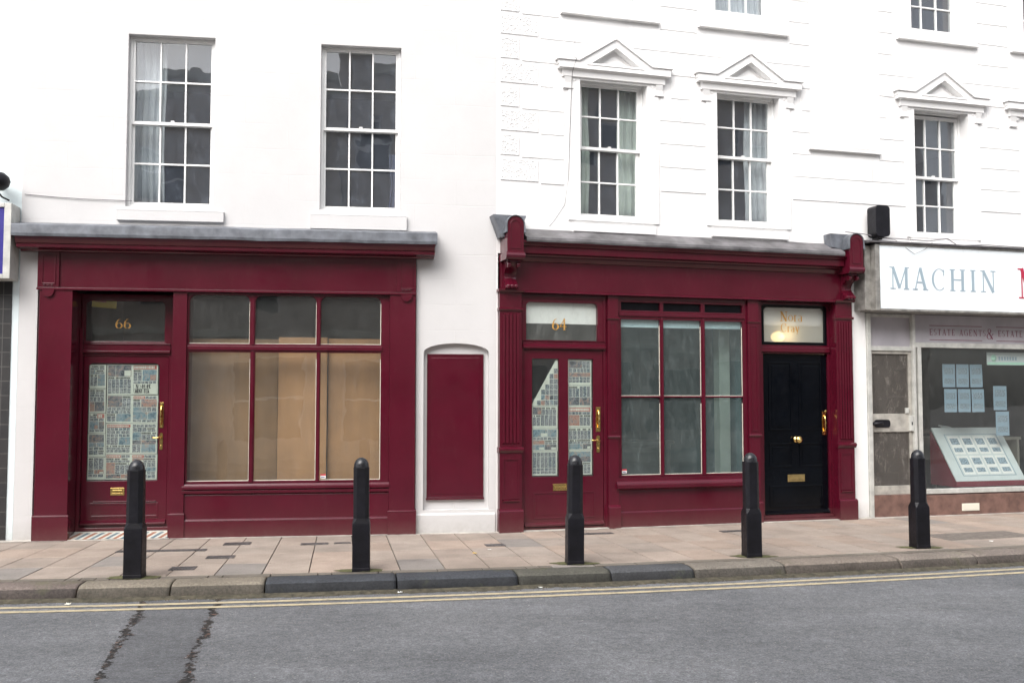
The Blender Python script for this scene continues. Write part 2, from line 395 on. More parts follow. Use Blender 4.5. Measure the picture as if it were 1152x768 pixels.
M['asphalt']=mat_asphalt(); M['paint']=mat_yellow()
M['ground']=simple('bare_ground',(.16,.155,.15),.9,0,.2,1)
M['lamp']=mat_emit('lit_lamp_glass',(1,.72,.30),1.2)
M['mortar']=simple('cement_fillet',(.42,.39,.35),.9,0,.3,9,.6,40)
M['stickr']=simple('red_sticker',(.55,.06,.08),.5,0,.02,4,0)

# ------------------------------------------------------------------ lettering (serif strokes)
W=.15; T=.06
GL={
'M':(.95,[(.12,0,.12,1,T),(.12,1,.47,.05,W),(.47,.05,.82,1,T),(.83,0,.83,1,W),('s',.12,0),('s',.83,0),('s',.06,1,.12),('s',.88,1,.12)]),
'A':(.78,[(.12,0,.38,1,T),(.40,1,.67,0,W),(.2,.34,.58,.34,T),('s',.12,0),('s',.67,0)]),
'C':(.74,[('a',.42,.5,.36,.5,50,310,.12,T),(.66,.68,.66,.95,T)]),
'G':(.80,[('a',.42,.5,.36,.5,50,310,.12,T),(.68,.08,.68,.44,W),('s',.68,.44),(.65,.7,.65,.95,T)]),
'H':(.88,[(.16,0,.16,1,W),(.72,0,.72,1,W),(.16,.52,.72,.52,T),('s',.16,0),('s',.16,1),('s',.72,0),('s',.72,1)]),
'I':(.36,[(.18,0,.18,1,W),('s',.18,0),('s',.18,1)]),
'N':(.88,[(.16,0,.16,1,T),(.72,0,.72,1,T),(.16,1,.72,0,W),('s',.16,0),('s',.12,1,.12),('s',.72,1)]),
'E':(.66,[(.16,0,.16,1,W),(.16,.98,.56,.98,T),(.16,.5,.46,.5,T),(.16,.02,.58,.02,T),(.56,.98,.56,.82,T),(.58,.02,.58,.2,T),('s',.14,0,.1),('s',.14,1,.1)]),
'S':(.56,[('a',.28,.74,.20,.26,30,270,.12,T),('a',.28,.25,.21,.25,-150,90,.12,T)]),
'T':(.72,[(.36,0,.36,1,W),(.06,.97,.66,.97,T),(.06,.97,.06,.8,T),(.66,.97,.66,.8,T),('s',.36,0)]),
'O':(.82,[('a',.41,.5,.35,.5,0,360,.12,T)]),
'P':(.62,[(.16,0,.16,1,W),('a',.26,.74,.26,.26,-90,90,.12,T),(.16,.98,.3,.98,T),(.16,.49,.3,.49,T),('s',.16,0)]),
'R':(.72,[(.16,0,.16,1,W),('a',.26,.74,.26,.26,-90,90,.12,T),(.16,.98,.3,.98,T),(.16,.49,.3,.49,T),(.32,.49,.64,0,W),('s',.16,0)]),
'o':(.56,[('a',.28,.33,.23,.33,0,360,.11,T)]),
'r':(.42,[(.14,0,.14,.66,.11),('a',.28,.44,.14,.2,60,180,.1,T),('s',.14,0,.1)]),
'a':(.52,[(.40,0,.40,.5,.11),('a',.24,.47,.16,.18,0,150,.09,T),('a',.24,.18,.17,.18,0,360,.09,T)]),
'y':(.52,[(.08,.66,.26,.05,.11),(.46,.66,.2,-.28,T)]),
'6':(.56,[('a',.28,.29,.22,.29,0,360,.13,.07),('a',.44,.34,.38,.66,100,190,.12,.07)]),
'4':(.60,[(.40,0,.40,1,.12),(.42,1,.04,.30,T),(.04,.30,.58,.30,T),('s',.40,0,.1)]),
'&':(.86,[('a',.34,.76,.17,.22,0,360,.1,T),('a',.30,.27,.26,.28,90,340,.12,T),(.26,.62,.72,.02,W),(.54,.15,.74,.5,T),('s',.76,.5,.1)]),
'-':(.4,[(.05,.42,.35,.42,.1)]),' ':(.45,[]),
}
def text(mb,s,x,z,h,y,mi=0,sp=.10,th=.0015,wx=1.0,bold=1.0):
    """writes s with its left foot at (x, z), letters h high, on the plane y"""
    k=0
    for ch in s:
        adv,st=GL[ch]
        for q in st:
            k+=1; yy=y-th-k%7*.00025
            def quad(ax,az,bx,bz,w0,w1=None):
                w1=w1 or w0; w0*=bold; w1*=bold
                d=Vector((bx-ax,bz-az)); 
                if d.length<1e-6: return
                # stems get their width across the stroke
                d.normalize(); n=Vector((-d.y,d.x))
                P=[(ax-n.x*w0/2,az-n.y*w0/2),(bx-n.x*w1/2,bz-n.y*w1/2),(bx+n.x*w1/2,bz+n.y*w1/2),(ax+n.x*w0/2,az+n.y*w0/2)]
                mb.face([(x+px*h*wx,yy,z+pz*h) for px,pz in P],mi)
            if q[0]=='s':
                hw=q[3] if len(q)>3 else .15
                zz=q[2]+(.025 if q[2]<.5 else -.025)
                quad(q[1]-hw,zz,q[1]+hw,zz,.05)
            elif q[0]=='a':
                _,cx,cz,rx,rz,a0,a1,w0,w1=q; n=18; pi=[];po=[]
                for i in range(n+1):
                    a=math.radians(a0+(a1-a0)*i/n)
                    ww=w1+(w0-w1)*abs(math.cos(a))
                    pi.append((cx+(rx-ww/2)*math.cos(a),cz+(rz-w1/2-.0)*math.sin(a)*((rz-ww/2)/(rz-w1/2) if rz>ww else 1)))
                    po.append((cx+(rx+ww/2)*math.cos(a)*1.0,cz+(rz)*math.sin(a)))
                for i in range(n):
                    P=[pi[i],pi[i+1],po[i+1],po[i]]
                    mb.face([(x+px*h*wx,yy,z+pz*h) for px,pz in P],mi)
            else: quad(*q)
        x+=(adv+sp)*h*wx
    return x

# ------------------------------------------------------------------ frames of the two fronts
OA=(-5.333,10.921); RA=math.atan(.1425)
OB=(-.192,11.654);  RB=math.atan(.293)

def sash_window(root,x0,x1,z0,z1,yr,mull=(1/3,2/3),st=.045,bot=.07,top=.045,zm=None,glass='glassup',drop=0,extra_frame=0,label=None):
    """double hung sash, three panes by four, set back yr from the wall face"""
    zm=zm or (z0+z1)/2+.01
    f=MB()
    # box frame lining
    f.plate(rect(x0+.001,x1-.001,z0+.001,z1-.001),[rect(x0+.03,x1-.03,z0+.035,z1-.03)],yr-.012,yr+.11)
    w=f.build('window',M['trim'],root,.003,label=label)
    def sash(nm,a,b,c,d,y,tr,br):
        s=MB(); xs=[a+st]; 
        gw=(b-a-2*st); holes=[]
        xl=[a+st]+[a+st+gw*k for k in mull]+[b-st]; zl=[c+br,(c+br+d-tr)/2,d-tr]; g=.009
        for i in range(3):
            for j in range(2):
                holes.append(rect(xl[i]+(g if i else 0),xl[i+1]-(g if i<2 else 0),zl[j]+(g if j else 0),zl[j+1]-(g if not j else 0)))
        s.plate(rect(a,b,c,d),holes,y,y+.034); s.build(nm,M['trim'],w,.002)
        p=MB()
        for h in holes:
            (ax,az),(bx,_),(_,cz),_=h
            dx=random.uniform(-.0025,.0025); dz=random.uniform(-.0025,.0025)
            p.face([(ax-.004,y+.02-dx-dz,az-.004),(bx+.004,y+.02+dx-dz,az-.004),(bx+.004,y+.02+dx+dz,cz+.004),(ax-.004,y+.02-dx+dz,cz+.004)])
        p.build('pane',M[glass],w)
    a,b=x0+.012,x1-.012
    sash('lower_sash',a,b,z0+.02,zm+.017,yr+.045,.034,bot-.02)
    sash('upper_sash',a,b,zm-.017,z1-.012-drop,yr+.005,top-.01,.034)
    c=MB(); c.box((x0+x1)/2-.02,(x0+x1)/2+.02,yr+.0,yr+.03,zm+.0175,zm+.035); c.build('catch',M['trim'],w,.003)
    return w
def sill(root,x0,x1,z0,z1,w,mat='trim',y1=.1):
    s=MB(); s.prof(x0,x1,[(y1,z0),(-w+.02,z0),(-w+.012,z0-.006),(-w,z0),(-w,z1-.012),(y1,z1+.01)]); return s.build('sill',M[mat],root,.004)
def curtain(root_loc,rz,x0,x1,z0,z1,y,mat,label,amp=.022,n=5,group='curtains'):
    o=MB(); N=int((x1-x0)*110)+8; rows=6; vs=[]
    ph=random.random()*6
    for j in range(rows+1):
        z=z0+(z1-z0)*j/rows
        for i in range(N+1):
            u=i/N; a=1-.25*j/rows
            yy=y+amp*a*math.sin(u*n*2*PI+ph+.3*math.sin(j))+amp*.4*math.sin(u*n*4.7*PI+ph*2)
            vs.append((x0+(x1-x0)*u+.012*math.sin(j*1.3+ph),yy,z))
    fs=[(j*(N+1)+i,j*(N+1)+i+1,(j+1)*(N+1)+i+1,(j+1)*(N+1)+i) for j in range(rows) for i in range(N)]
    o.mesh(vs,fs,0,True)
    ob=o.build('curtain',M[mat],None); ob.location=root_loc; ob.rotation_euler=(0,0,rz)
    so=ob.modifiers.new('cloth','SOLIDIFY'); so.thickness=.003
    return tag(ob,label,'curtain',group)

def news(parent,x0,x1,z0,z1,y,spread=False,clip=None,headline=None,seed=0,tint=None):
    """one taped newspaper sheet with its printed blocks, seen through the door glass"""
    r=random.Random(seed); m=MB()
    th=.0012; outer=clip if clip else rect(x0,x1,z0,z1)
    m.plate(outer,[],y,y+th,0)
    pages=[(x0,(x0+x1)/2),((x0+x1)/2,x1)] if spread else [(x0,x1)]
    def ok(a,b,c,d):
        if not clip: return True
        (cx0,cz0),(cx1,cz1)=clip[-1],clip[-2]
        # the torn edge runs from clip[-1] up to clip[-2]
        k=(a-cx0)/(cx1-cx0+1e-9); zline=cz0+(cz1-cz0)*k
        return d<zline-.004
    for pi,(a,b) in enumerate(pages):
        mg=.010; a+=mg; b-=mg; z=z1-mg; first=True
        while z>z0+.03:
            h=min(r.choice([.035,.05,.09,.13]),z-z0-mg)
            if h<.02: break
            x=a; cut=r.choice([1.0,.5,.62,.38,.33]); xs=[a,b] if cut==1.0 or b-a<.12 else [a,a+(b-a)*cut,b]
            for xa,xb in zip(xs,xs[1:]):
                xb-=.004; yy=y-.0006-r.random()*.0003
                if clip: continue
                k=r.random()
                def blk(x0_,x1_,z0_,z1_,mi,q=0): m.face([(x0_,yy-q,z0_),(x1_,yy-q,z0_),(x1_,yy-q,z1_),(x0_,yy-q,z1_)],mi)
                if first and k<.45 and h<.06:      # title strip with knocked out bars
                    blk(xa,xb,z-h+.004,z,8)
                    q_=xa+.008
                    while q_<xb-.02: w_=r.uniform(.006,.016); blk(q_,q_+w_,z-h+.012,z-.008,0,.0005); q_+=w_+.005
                elif k<.42 and h>.045:              # photograph, often with a smaller inset
                    blk(xa,xb,z-h+.004,z,r.choice([4,5,6,6,7,4]))
                    if r.random()<.4: blk(xa+(xb-xa)*.55,xb-.006,z-h+.01,z-h*.45,r.choice([5,6,0]),.0005)
                else:
                    lead=h>.045 and r.random()<.6; zt=z
                    if lead:                         # heavy headline
                        hh=min(.022,h*.4); q_=xa
                        while q_<xb-.012:
                            w_=r.uniform(.007,.014)
                            if r.random()<.86: blk(q_,q_+w_,z-hh,z-.002,9,.0004)
                            q_+=w_+.003
                        zt=z-hh-.004
                    nc=max(1,round((xb-xa)/.045)); cw=(xb-xa)/nc
                    for c_ in range(nc): blk(xa+c_*cw,xa+(c_+1)*cw-.005,z-h+.004,zt,r.choice([1,1,2,3]))
            z-=h; first=False
    if clip:
        for gx in range(int((x1-x0)/.052)):
            for gz in range(int((z1-z0)/.062)):
                xa=x0+.008+gx*.052; za=z0+.01+gz*.062
                k=(xa-clip[-1][0])/(clip[-2][0]-clip[-1][0]+1e-9); zl_=clip[-1][1]+(clip[-2][1]-clip[-1][1])*k
                if za+.057<zl_ and za+.057<z1-.01: m.face([(xa,y-.0007,za),(xa+.047,y-.0007,za),(xa+.047,y-.0007,za+.056),(xa,y-.0007,za+.056)],r.choice([1,2,2,5,4,6,8 if gz%4==3 else 1]))
    if headline:
        xa=(x0+x1)/2+.045; zz=z0+.012; 
        m.face([(xa-.03,y-.0022,zz-.008),(x1-.01,y-.0022,zz-.008),(x1-.01,y-.0022,zz+.112),(xa-.03,y-.0022,zz+.112)],0)
        text(m,headline[0],xa-.01,zz+.058,.046,y-.0026,9,.06,wx=.66,bold=1.9); text(m,headline[1],xa-.02,zz+.006,.046,y-.0026,9,.05,wx=.62,bold=1.9)
    o=m.build('newspaper_sheet',[M['paper'],M['text'],M['texts'],M['text'],M['picb'],M['picr'],M['picd'],M['picp'] if tint else M['picb'],M['masthead'],M['ink']],parent)
    cx_,cz_=(x0+x1)/2,(z0+z1)/2; an=r.uniform(-.012,.012) if not clip else 0
    o.rotation_euler=(0,an,0); o.location=(cx_-cx_*math.cos(an)-cz_*math.sin(an),0,cz_-cz_*math.cos(an)+cx_*math.sin(an)); return o

def lever_handle(parent,x,z0,z1,y,left=True,w=.034):
    m=MB(); m.plate(rrect(x-w/2,x+w/2,z0,z1,w/2-.001,True),[],y-.006,y)
    zc=z1-.055
    m.lathe(x,y-.006,zc,[(.012,0),(.011,.03),(.013,.04),(.0,.041)],'y',14)
    d=-1 if left else 1
    m.tube([(x,y-.042,zc),(x+d*.03,y-.046,zc+.003),(x+d*.07,y-.044,zc-.002),(x+d*.095,y-.04,zc+.004)],[.009,.0085,.0075,.008],10)
    m.lathe(x,y-.006,z0+.05,[(.008,0),(.008,.004),(0,.0041)],'y',12)
    return m.build('handle',M['brass'],parent)
def pull_handle(parent,x0,x1,z0,z1,y,mats=('brass',),knob=False):
    m=MB(); m.plate(rect(x0,x1,z0,z1),[],y-.005,y)
    xc=(x0+x1)/2; a=z0+.045; b=z1-.045
    m.tube([(xc,y-.005,a),(xc,y-.020,a+.006),(xc,y-.032,a+.04),(xc,y-.036,(a+b)/2),(xc,y-.032,b-.04),(xc,y-.020,b-.006),(xc,y-.005,b)],[.011,.010,.010,.012,.010,.010,.011],10)
    for zz in (z0+.015,z1-.015): m.lathe(xc,y-.005,zz,[(.005,0),(.004,.002),(0,.0021)],'y',10)
    if knob: m.lathe(xc,y-.005,z1+.012,[(.012,0),(.010,.02),(.018,.03),(.016,.044),(0,.048)],'y',14)
    return m.build('pull_handle',M[mats[0]],parent,.0015)
def letterbox(parent,x0,x1,z0,z1,y,mat='brass'):
    m=MB(); m.plate(rect(x0,x1,z0,z1),[rect(x0+.022,x1-.022,z0+.022,z1-.022)],y-.006,y)
    m.prof(x0+.024,x1-.024,[(y-.001,z0+.024),(y-.010,z0+.028),(y-.006,z1-.024),(y-.001,z1-.024)])
    return m.build('letter_box',M[mat],parent,.0015)
def panel_mould(m,x0,x1,z0,z1,y,w=.018,p=.008,mi=0):
    m.plate(rect(x0,x1,z0,z1),[rect(x0+w,x1-w,z0+w,z1-w)],y-p,y+.001,mi)
    m.plate(rect(x0+w+.03,x1-w-.03,z0+w+.03,z1-w-.03),[],y-p*.6,y+.001,mi)

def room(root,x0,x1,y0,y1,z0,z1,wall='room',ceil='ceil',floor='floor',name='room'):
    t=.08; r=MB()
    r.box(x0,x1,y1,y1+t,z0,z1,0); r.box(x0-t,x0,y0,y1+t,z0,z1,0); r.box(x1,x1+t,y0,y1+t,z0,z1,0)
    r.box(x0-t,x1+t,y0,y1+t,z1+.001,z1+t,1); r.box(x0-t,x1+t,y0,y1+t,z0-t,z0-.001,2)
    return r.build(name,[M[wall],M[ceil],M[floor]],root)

# ================================================================== HOUSE 66
A=empty('terrace_house',(OA[0],OA[1],0),RA)
tag(A,'plain white rendered house with two tall sash windows above a maroon shopfront numbered 66','house')
LA=(OA[0],OA[1],0); LB=(OB[0],OB[1],0)
arch=[(4.37,.26),(5.12,.26),(5.12,2.045)]+[(4.745+.375*math.cos(a),2.045+.105*math.sin(a)) for a in [PI*k/14 for k in range(1,14)]]+[(4.37,2.045)]
w1=(1.075,2.012,3.635,5.572); w2=(3.185,4.095,3.655,5.560)
m=MB()
m.plate([(.0,-.15),(.19,-.15),(.19,3.13),(4.285,3.13),(4.285,-.15),(5.20,-.15),(5.20,8.9),(.0,8.9)],[arch,rect(*w1),rect(*w2)],0,.07)
m.plate([(.0,-.15),(.19,-.15),(.19,3.13),(4.285,3.13),(4.285,-.15),(5.20,-.15),(5.20,8.9),(.0,8.9)],[rect(*w1),rect(*w2)],.07,.30)
m.build('wall',M['wallA'],A)
m=MB(); m.box(.0,5.2,.30,7.5,8.75,8.9); m.box(-.02,5.22,-.06,.34,8.9,9.0); m.box(0,.1,.3,7.5,-.15,8.75); m.box(5.1,5.2,.3,7.5,-.15,8.75); m.box(0,5.2,7.4,7.5,-.15,8.75)
m.build('roof',M['slate'],A)
m=MB(); m.prof(4.289,5.19,[(.0,.0),(-.022,.0),(-.022,.205),(.0,.225)]); m.build('plinth',M['wallA'],A)
# niche board
m=MB(); m.plate(rect(4.412,5.062,.39,2.03),[],.045,.069); panel_mould(m,4.416,5.058,.393,2.027,.045,.012,.006); m.box(4.405,5.069,.03,.069,.372,.392)
m.build('niche_panel',M['maroon'],A,.002,label='flat maroon board filling the arched niche')
sash_window(A,*w1,.10,bot=.075,zm=4.60); sash_window(A,*w2,.10,bot=.065,zm=4.61)
sill(A,1.0,2.135,3.475,3.60,.045,'wallA'); sill(A,3.09,4.165,3.43,3.60,.045,'wallA')
room(A,.12,5.08,.32,4.6,3.52,6.3)
room(A,.12,5.08,.36,4.2,.06,3.05,'room','room')
curtain(LA,RA,1.06,1.42,3.66,5.62,.34,'curtain','grey white curtain hanging inside the leftmost upper window',.025,4)
curtain(LA,RA,3.98,4.10,3.66,4.40,.36,'navy' ,'dark blue cloth hanging low in the second upper window from left',.02,2)

# shopfront: cornice, lead, fascia
m=MB(); m.prof(.03,4.475,[(.02,3.105),(-.085,3.105),(-.10,3.118),(-.235,3.128),(-.235,3.165),(-.25,3.172),(-.275,3.205),(-.29,3.235),(-.31,3.24),(-.31,3.262),(.02,3.262)])
m.build('cornice',M['maroon'],A,.003)
# weathered lead, slightly wavy lower edge
m=MB(); n=60; vs=[]
for i in range(n+1):
    u=.0+4.5*i/n; dz=.005*noise.noise(Vector((u*2.5,0,1))); dy=.005*noise.noise(Vector((u*4,3,1)))
    vs+= [(u,.0,3.43+dz),(u,-.315+dy,3.363+dz),(u,-.322+dy,3.355+dz),(u,-.325+dy,3.265+dz),(u,-.318,3.236+dz*1.6),(u,-.306,3.238),(u,-.30,3.266),(u,.0,3.266)]
fs=[(i*8+k,i*8+(k+1)%8,(i+1)*8+(k+1)%8,(i+1)*8+k) for i in range(n) for k in range(8)]
m.mesh(vs,fs); m.face([vs[k] for k in range(8)]); m.face([vs[n*8+k] for k in range(7,-1,-1)])
m.build('lead_flashing',M['lead'],A)
m=MB(); m.box(.195,4.28,-.05,.05,2.702,3.106)
m.box(.195,4.281,-.075,-.049,2.690,2.716)
m.build('fascia',M['maroon'],A,.002)
for xa,xb in ((.235,.405),(4.085,4.255)):
    m=MB(); m.box(xa-.03,xb+.02,-.075,-.049,2.718,3.104); 
    m.plate(rect(xa+.012,xb-.012,2.75,3.07),[rect(xa+.026,xb-.026,2.764,3.056)],-.083,-.074)
    for q in range(3): m.box(xa+.03+q*.04,xa+.05+q*.04,-.088,-.074,2.735,2.745)
    xc=(xa+xb)/2; hp=[(xc+.062*math.cos(a),2.688+.075*math.sin(a)) for a in [PI+PI*k/12 for k in range(13)]]
    m.plate(hp,[],-.088,-.05); m.build('end_block',M['maroon'],A,.002)
# pilasters
def pilaster_plain(x0,x1,zp=.275,w=.06,plx=.012,inner=True,y1=.35,y2=.0):
    m=MB(); m.box(x0,x1,-w,y1,-.1,2.689)
    m.prof(x0-plx,x1+plx,[(y2,-.1),(-w-.02,-.1),(-w-.02,zp-.012),(-w-.004,zp),(y2,zp)])
    m.build('pilaster',M['maroon'],A,.003)
pilaster_plain(.225,.565,.275); pilaster_plain(3.985,4.275,.275,y1=.1); pilaster_plain(1.615,1.765,.275,plx=.008,w=.045)
# shop window (timber frame with three arched corner lights)
up=[rrect(1.785,2.435,2.125,2.665,.075),rrect(2.495,3.165,2.125,2.665,.075),rrect(3.215,3.885,2.125,2.665,.075)]
lo=[rect(1.785,2.445,.612,2.03),rect(2.50,3.17,.612,2.03),rect(3.215,3.885,.612,2.03)]
m=MB(); m.plate(rect(1.766,3.984,.585,2.688),up+lo,-.012,.045)
m.prof(1.775,3.895,[(.0,2.052),(-.03,2.055),(-.03,2.095),(-.02,2.105),(-.011,2.11),(-.011,2.05)])
for xx in (2.472,3.192):
    m.box(xx-.014,xx+.014,-.024,-.011,.59,2.046)
    m.box(xx-.012,xx+.012,-.024,-.011,2.112,2.66)
SW=m.build('shop_window',M['maroon'],A,.003)
def panes(name,mat,parent,lights,y,ex=.004):
    p=MB()
    for h in lights:
        xs=[q[0] for q in h]; zs=[q[1] for q in h]; d=random.uniform(-.0018,.0018); e=random.uniform(-.0018,.0018)
        a,b,c,d2=min(xs)-ex,max(xs)+ex,min(zs)-ex,max(zs)+ex
        p.face([(a,y-d-e,c),(b,y+d-e,c),(b,y+d+e,d2),(a,y-d+e,d2)])
    return p.build(name,M[mat],parent)
panes('pane','glass',SW,up+lo,.016)
def putty(parent,lights,y,mat='cream',w=.006):
    p=MB()
    for h in lights:
        xs=[q[0] for q in h]; zs=[q[1] for q in h]; a,b,c,d=min(xs),max(xs),min(zs),max(zs)
        p.box(a,b,y,y+.004,c,c+w); p.box(b-w,b,y,y+.004,c+w+.0005,d-.07)
    return p.build('glazing_bead',M[mat],parent)
putty(SW,up+lo,.010)
def sticker(parent,x,z,y):
    s=MB(); s.box(x,x+.06,y-.0012,y,z,z+.03,0); s.box(x,x+.06,y-.0012,y,z+.0305,z+.048,1); s.box(x+.008,x+.05,y-.0016,y-.0011,z+.010,z+.018,2)
    s.build('sticker',[M['litterw'],M['stickr'],M['bluesign']],parent)
sticker(SW,3.225,.63,.010)
m=MB(); m.prof(1.745,4.0,[(.10,.465),(-.02,.465),(-.035,.478),(-.05,.485),(-.05,.512),(-.036,.518),(-.06,.53),(-.06,.556),(-.045,.566),(-.03,.584),(.10,.584)])
m.build('window_sill',M['maroon'],A,.002)
m=MB(); m.box(1.766,3.984,-.028,.08,-.1,.464); m.prof(1.774,3.975,[(-.027,-.1),(-.055,-.1),(-.055,.188),(-.042,.202),(-.027,.206)])
m.build('stall_riser',M['maroon'],A,.002)
# brown boards leaning behind the shop glass
bd=[(1.74,2.72,.30,2.24,'board1','brown hardboard sheet behind the left pane of the 66 shop window'),(2.73,3.28,.22,2.26,'board2','orange tan plywood sheet behind the middle pane of the 66 shop window'),(3.29,3.97,.27,2.25,'board2','pale tan board behind the right pane of the 66 shop window above the sticker')]
for xa,xb,yy,zt,mt,lb in bd:
    m=MB(); m.box(xa,xb,-.006,.006,.0,zt-.1); o=m.build('board',M[mt],None,.002)
    e=Vector((math.cos(RA),math.sin(RA))); nn=Vector((-math.sin(RA),math.cos(RA)))
    o.location=(OA[0]+nn.x*yy,OA[1]+nn.y*yy,.06); o.rotation_euler=(math.radians(-1.5),0,RA)
    tag(o,lb,'board','boards behind the shop window')
# recessed door of 66
D=MB(); yd=.30
DF=MB(); DF.plate(rect(.566,1.614,-.05,2.689),[rect(.60,1.52,.118,1.995),rrect(.60,1.475,2.150,2.622,.055)],yd-.0,yd+.06)
DF.prof(.60,1.53,[(yd,2.02),(yd-.03,2.028),(yd-.03,2.05),(yd-.012,2.07),(yd-.012,2.115),(yd-.025,2.125),(yd,2.135)])
DF.box(.566,.60,yd-.05,yd,0.02,2.3)
DF.build('door_frame',M['maroon'],A,.003)
m=MB(); m.plate(rrect(.585,1.49,2.13,2.64,.04),[rrect(.612,1.462,2.162,2.612,.05)],yd+.015,yd+.045)
FA=m.build('fanlight',M['maroon'],A,.002)
panes('pane','glass',FA,[rrect(.61,1.464,2.16,2.614,.05)],yd+.03,.0)
m=MB(); text(m,'66',.925,2.305,.112,yd+.028,0,.08,wx=1.25); m.build('house_number',M['gold'],FA)
m=MB(); m.plate(rect(.603,1.517,.121,1.992),[rrect(.655,1.415,.605,1.915,.05)],yd+.012,yd+.05)
m.prof(.61,1.51,[(yd+.012,.122),(yd-.03,.122),(yd-.03,.14),(yd+.012,.175)])
m.prof(.74,1.40,[(yd+.012,.362),(yd-.004,.366),(yd-.004,.376),(yd+.012,.382)])
m.plate(rect(.70,1.43,.20,.36),[rect(.722,1.408,.222,.338)],yd+.006,yd+.013)
DA=m.build('door',M['maroon'],A,.003,label='recessed maroon door with one large glass panel')
panes('pane','glass',DA,[rrect(.657,1.413,.607,1.913,.05)],yd+.026,.0)
zz=[1.90,1.63,1.36,1.13,.87,.612]
for i in range(5): news(DA,.66,.842+random.uniform(-.006,.006),zz[i+1]+.003,zz[i]-.003,yd+.032+i*.0014,seed=20+i)
zz=[1.905,1.56,1.24,.90,.612]
for i in range(4): news(DA,.846,1.406-random.uniform(0,.012),zz[i+1]+.003,zz[i]-.003,yd+.040+i*.0014,True,seed=40+i,headline=('NO-HOPE','MINISTER') if i==0 else None)
pull_handle(DA,1.428,1.468,1.19,1.475,yd+.012); lever_handle(DA,1.448,.945,1.135,yd+.012); letterbox(DA,.915,1.065,.445,.527,yd+.012)
# step with striped mosaic
m=MB(); m.box(.566,1.614,yd+.001,yd+.1,-.05,.112); m.box(.566,1.614,yd-.04,yd+.001,-.05,.095); m.build('threshold',M['maroon'],A,.003)
m=MB(); m.prof(.53,1.62,[(.26,-.1),(-.075,-.1),(-.075,.012),(.26,.052)],3)
k=0; x=.53
def tz(y): return .012+(y+.075)*(.040/.335)+.0025
while x<1.60:
    mi=[0,1,0,2][k%4]; w=.036
    m.face([(x,-.07,tz(-.07)),(x+w,-.07,tz(-.07)),(x+w+.06,.20,tz(.20)),(x+.06,.20,tz(.20))],mi); x+=w+.003; k+=1
m.box(.57,1.61,.205,.25,.03,.0565,0)
m.build('doorstep',[M['tilew'],M['tiler'],M['tileb'],M['mortar']],A,label='striped mosaic tile doorstep')
# yellow notice inside the fanlight
m=MB(); m.box(-.13,.13,-.004,.004,-.07,.07,0); m.box(-.10,.10,-.0052,-.0041,.02,.04,1); m.box(-.10,.02,-.0052,-.0041,-.01,.005,1)
o=m.build('notice',[M['yellow'],M['masthead']],None); e=Vector((math.cos(RA),math.sin(RA))); nn=Vector((-math.sin(RA),math.cos(RA)))
o.location=(OA[0]+e.x*.78+nn.x*.42,OA[1]+e.y*.78+nn.y*.42,2.615); o.rotation_euler=(0,math.radians(4),RA+.15)
tag(o,'yellow notice hanging inside the fanlight above the 66 door','notice')
# cable over the lead
m=MB(); m.tube([(.03,-.012,3.735),(.3,-.012,3.715),(.62,-.014,3.70),(.95,-.014,3.695),(1.15,-.014,3.69)],.004,6)
o=m.build('cable',M['cable'],None); o.location=LA; o.rotation_euler=(0,0,RA); tag(o,'thin grey cable clipped above the lead left of the first upper window','cable')

# ================================================================== HOUSE 64
B=empty('terrace_house',(OB[0],OB[1],0),RB)
tag(B,'stuccoed white house with pediments over its windows, maroon shopfront numbered 64 and estate agency below','house')
ow=[(1.045,1.915,3.69,5.355),(2.86,3.735,3.71,5.355),(5.76,6.62,3.70,5.385)]
uw=[(1.05,1.91,6.375,7.7),(2.86,3.70,6.385,7.7),(5.76,6.62,6.46,7.9),(7.60,8.4,6.46,7.9)]
allw=ow+uw
XR=9.2
m=MB(); m.plate([(.0,-.15),(.03,-.15),(.03,3.20),(4.70,3.20),(4.70,-.15),(4.955,-.15),(4.955,3.40),(8.9,3.40),(8.9,-.15),(XR,-.15),(XR,9.3),(0,9.3)],[rect(*q) for q in allw],0,.32)
m.build('wall',M['wallB'],B)
m=MB(); m.box(0,XR,.32,7.5,9.15,9.3); m.box(-.02,XR,-.1,.34,9.3,9.45); m.box(.12,.2,.32,7.5,-.15,9.15); m.box(XR-.1,XR,.32,7.5,-.15,9.15); m.box(0.2,XR-.1,7.4,7.5,-.15,9.15)
m.build('roof',M['slate'],B)
for i,q in enumerate(ow):
    sash_window(B,*q,.13 if i<2 else .16,bot=.06,st=.062 if i<2 else .06,zm=(4.545,4.56,4.49)[i],drop=0 if i<2 else .04,top=.055)
for i,q in enumerate(uw): sash_window(B,*q,.14,bot=.06,st=.055)
# architraves (slightly proud plain bands) round the first floor windows
zl=[4.03,4.33,4.62,4.905,5.19,5.48,5.77,6.045,6.335,6.62,6.91,7.2,7.5,7.8,8.1]
bays={}
def course(x0,x1,z0,z1,joints=()):
    xm=(x0+x1)/2; key=min(range(5),key=lambda i:abs((.3,2.4,4.7,7.1,8.8)[i]-xm)); m=bays.setdefault((key,round(z0,2),round(x0,2)),MB())
    xs=[x0]+list(joints)+[x1]
    for a,b in zip(xs,xs[1:]):
        p=.010; g=.0015
        a2=a+(g if a!=x0 else 0); b2=b-(g if b!=x1 else 0)
        # tapered block
        m.mesh([(a2,0.002,z0+.006),(b2,0.002,z0+.006),(b2,0.002,z1-.004),(a2,0.002,z1-.004),(a2+.0015,-p,z0+.016),(b2-.0015,-p,z0+.016),(b2-.0015,-p,z1-.004),(a2+.0015,-p,z1-.004)],
               [(4,5,6,7),(0,1,5,4),(1,2,6,5),(2,3,7,6),(3,0,4,7)])
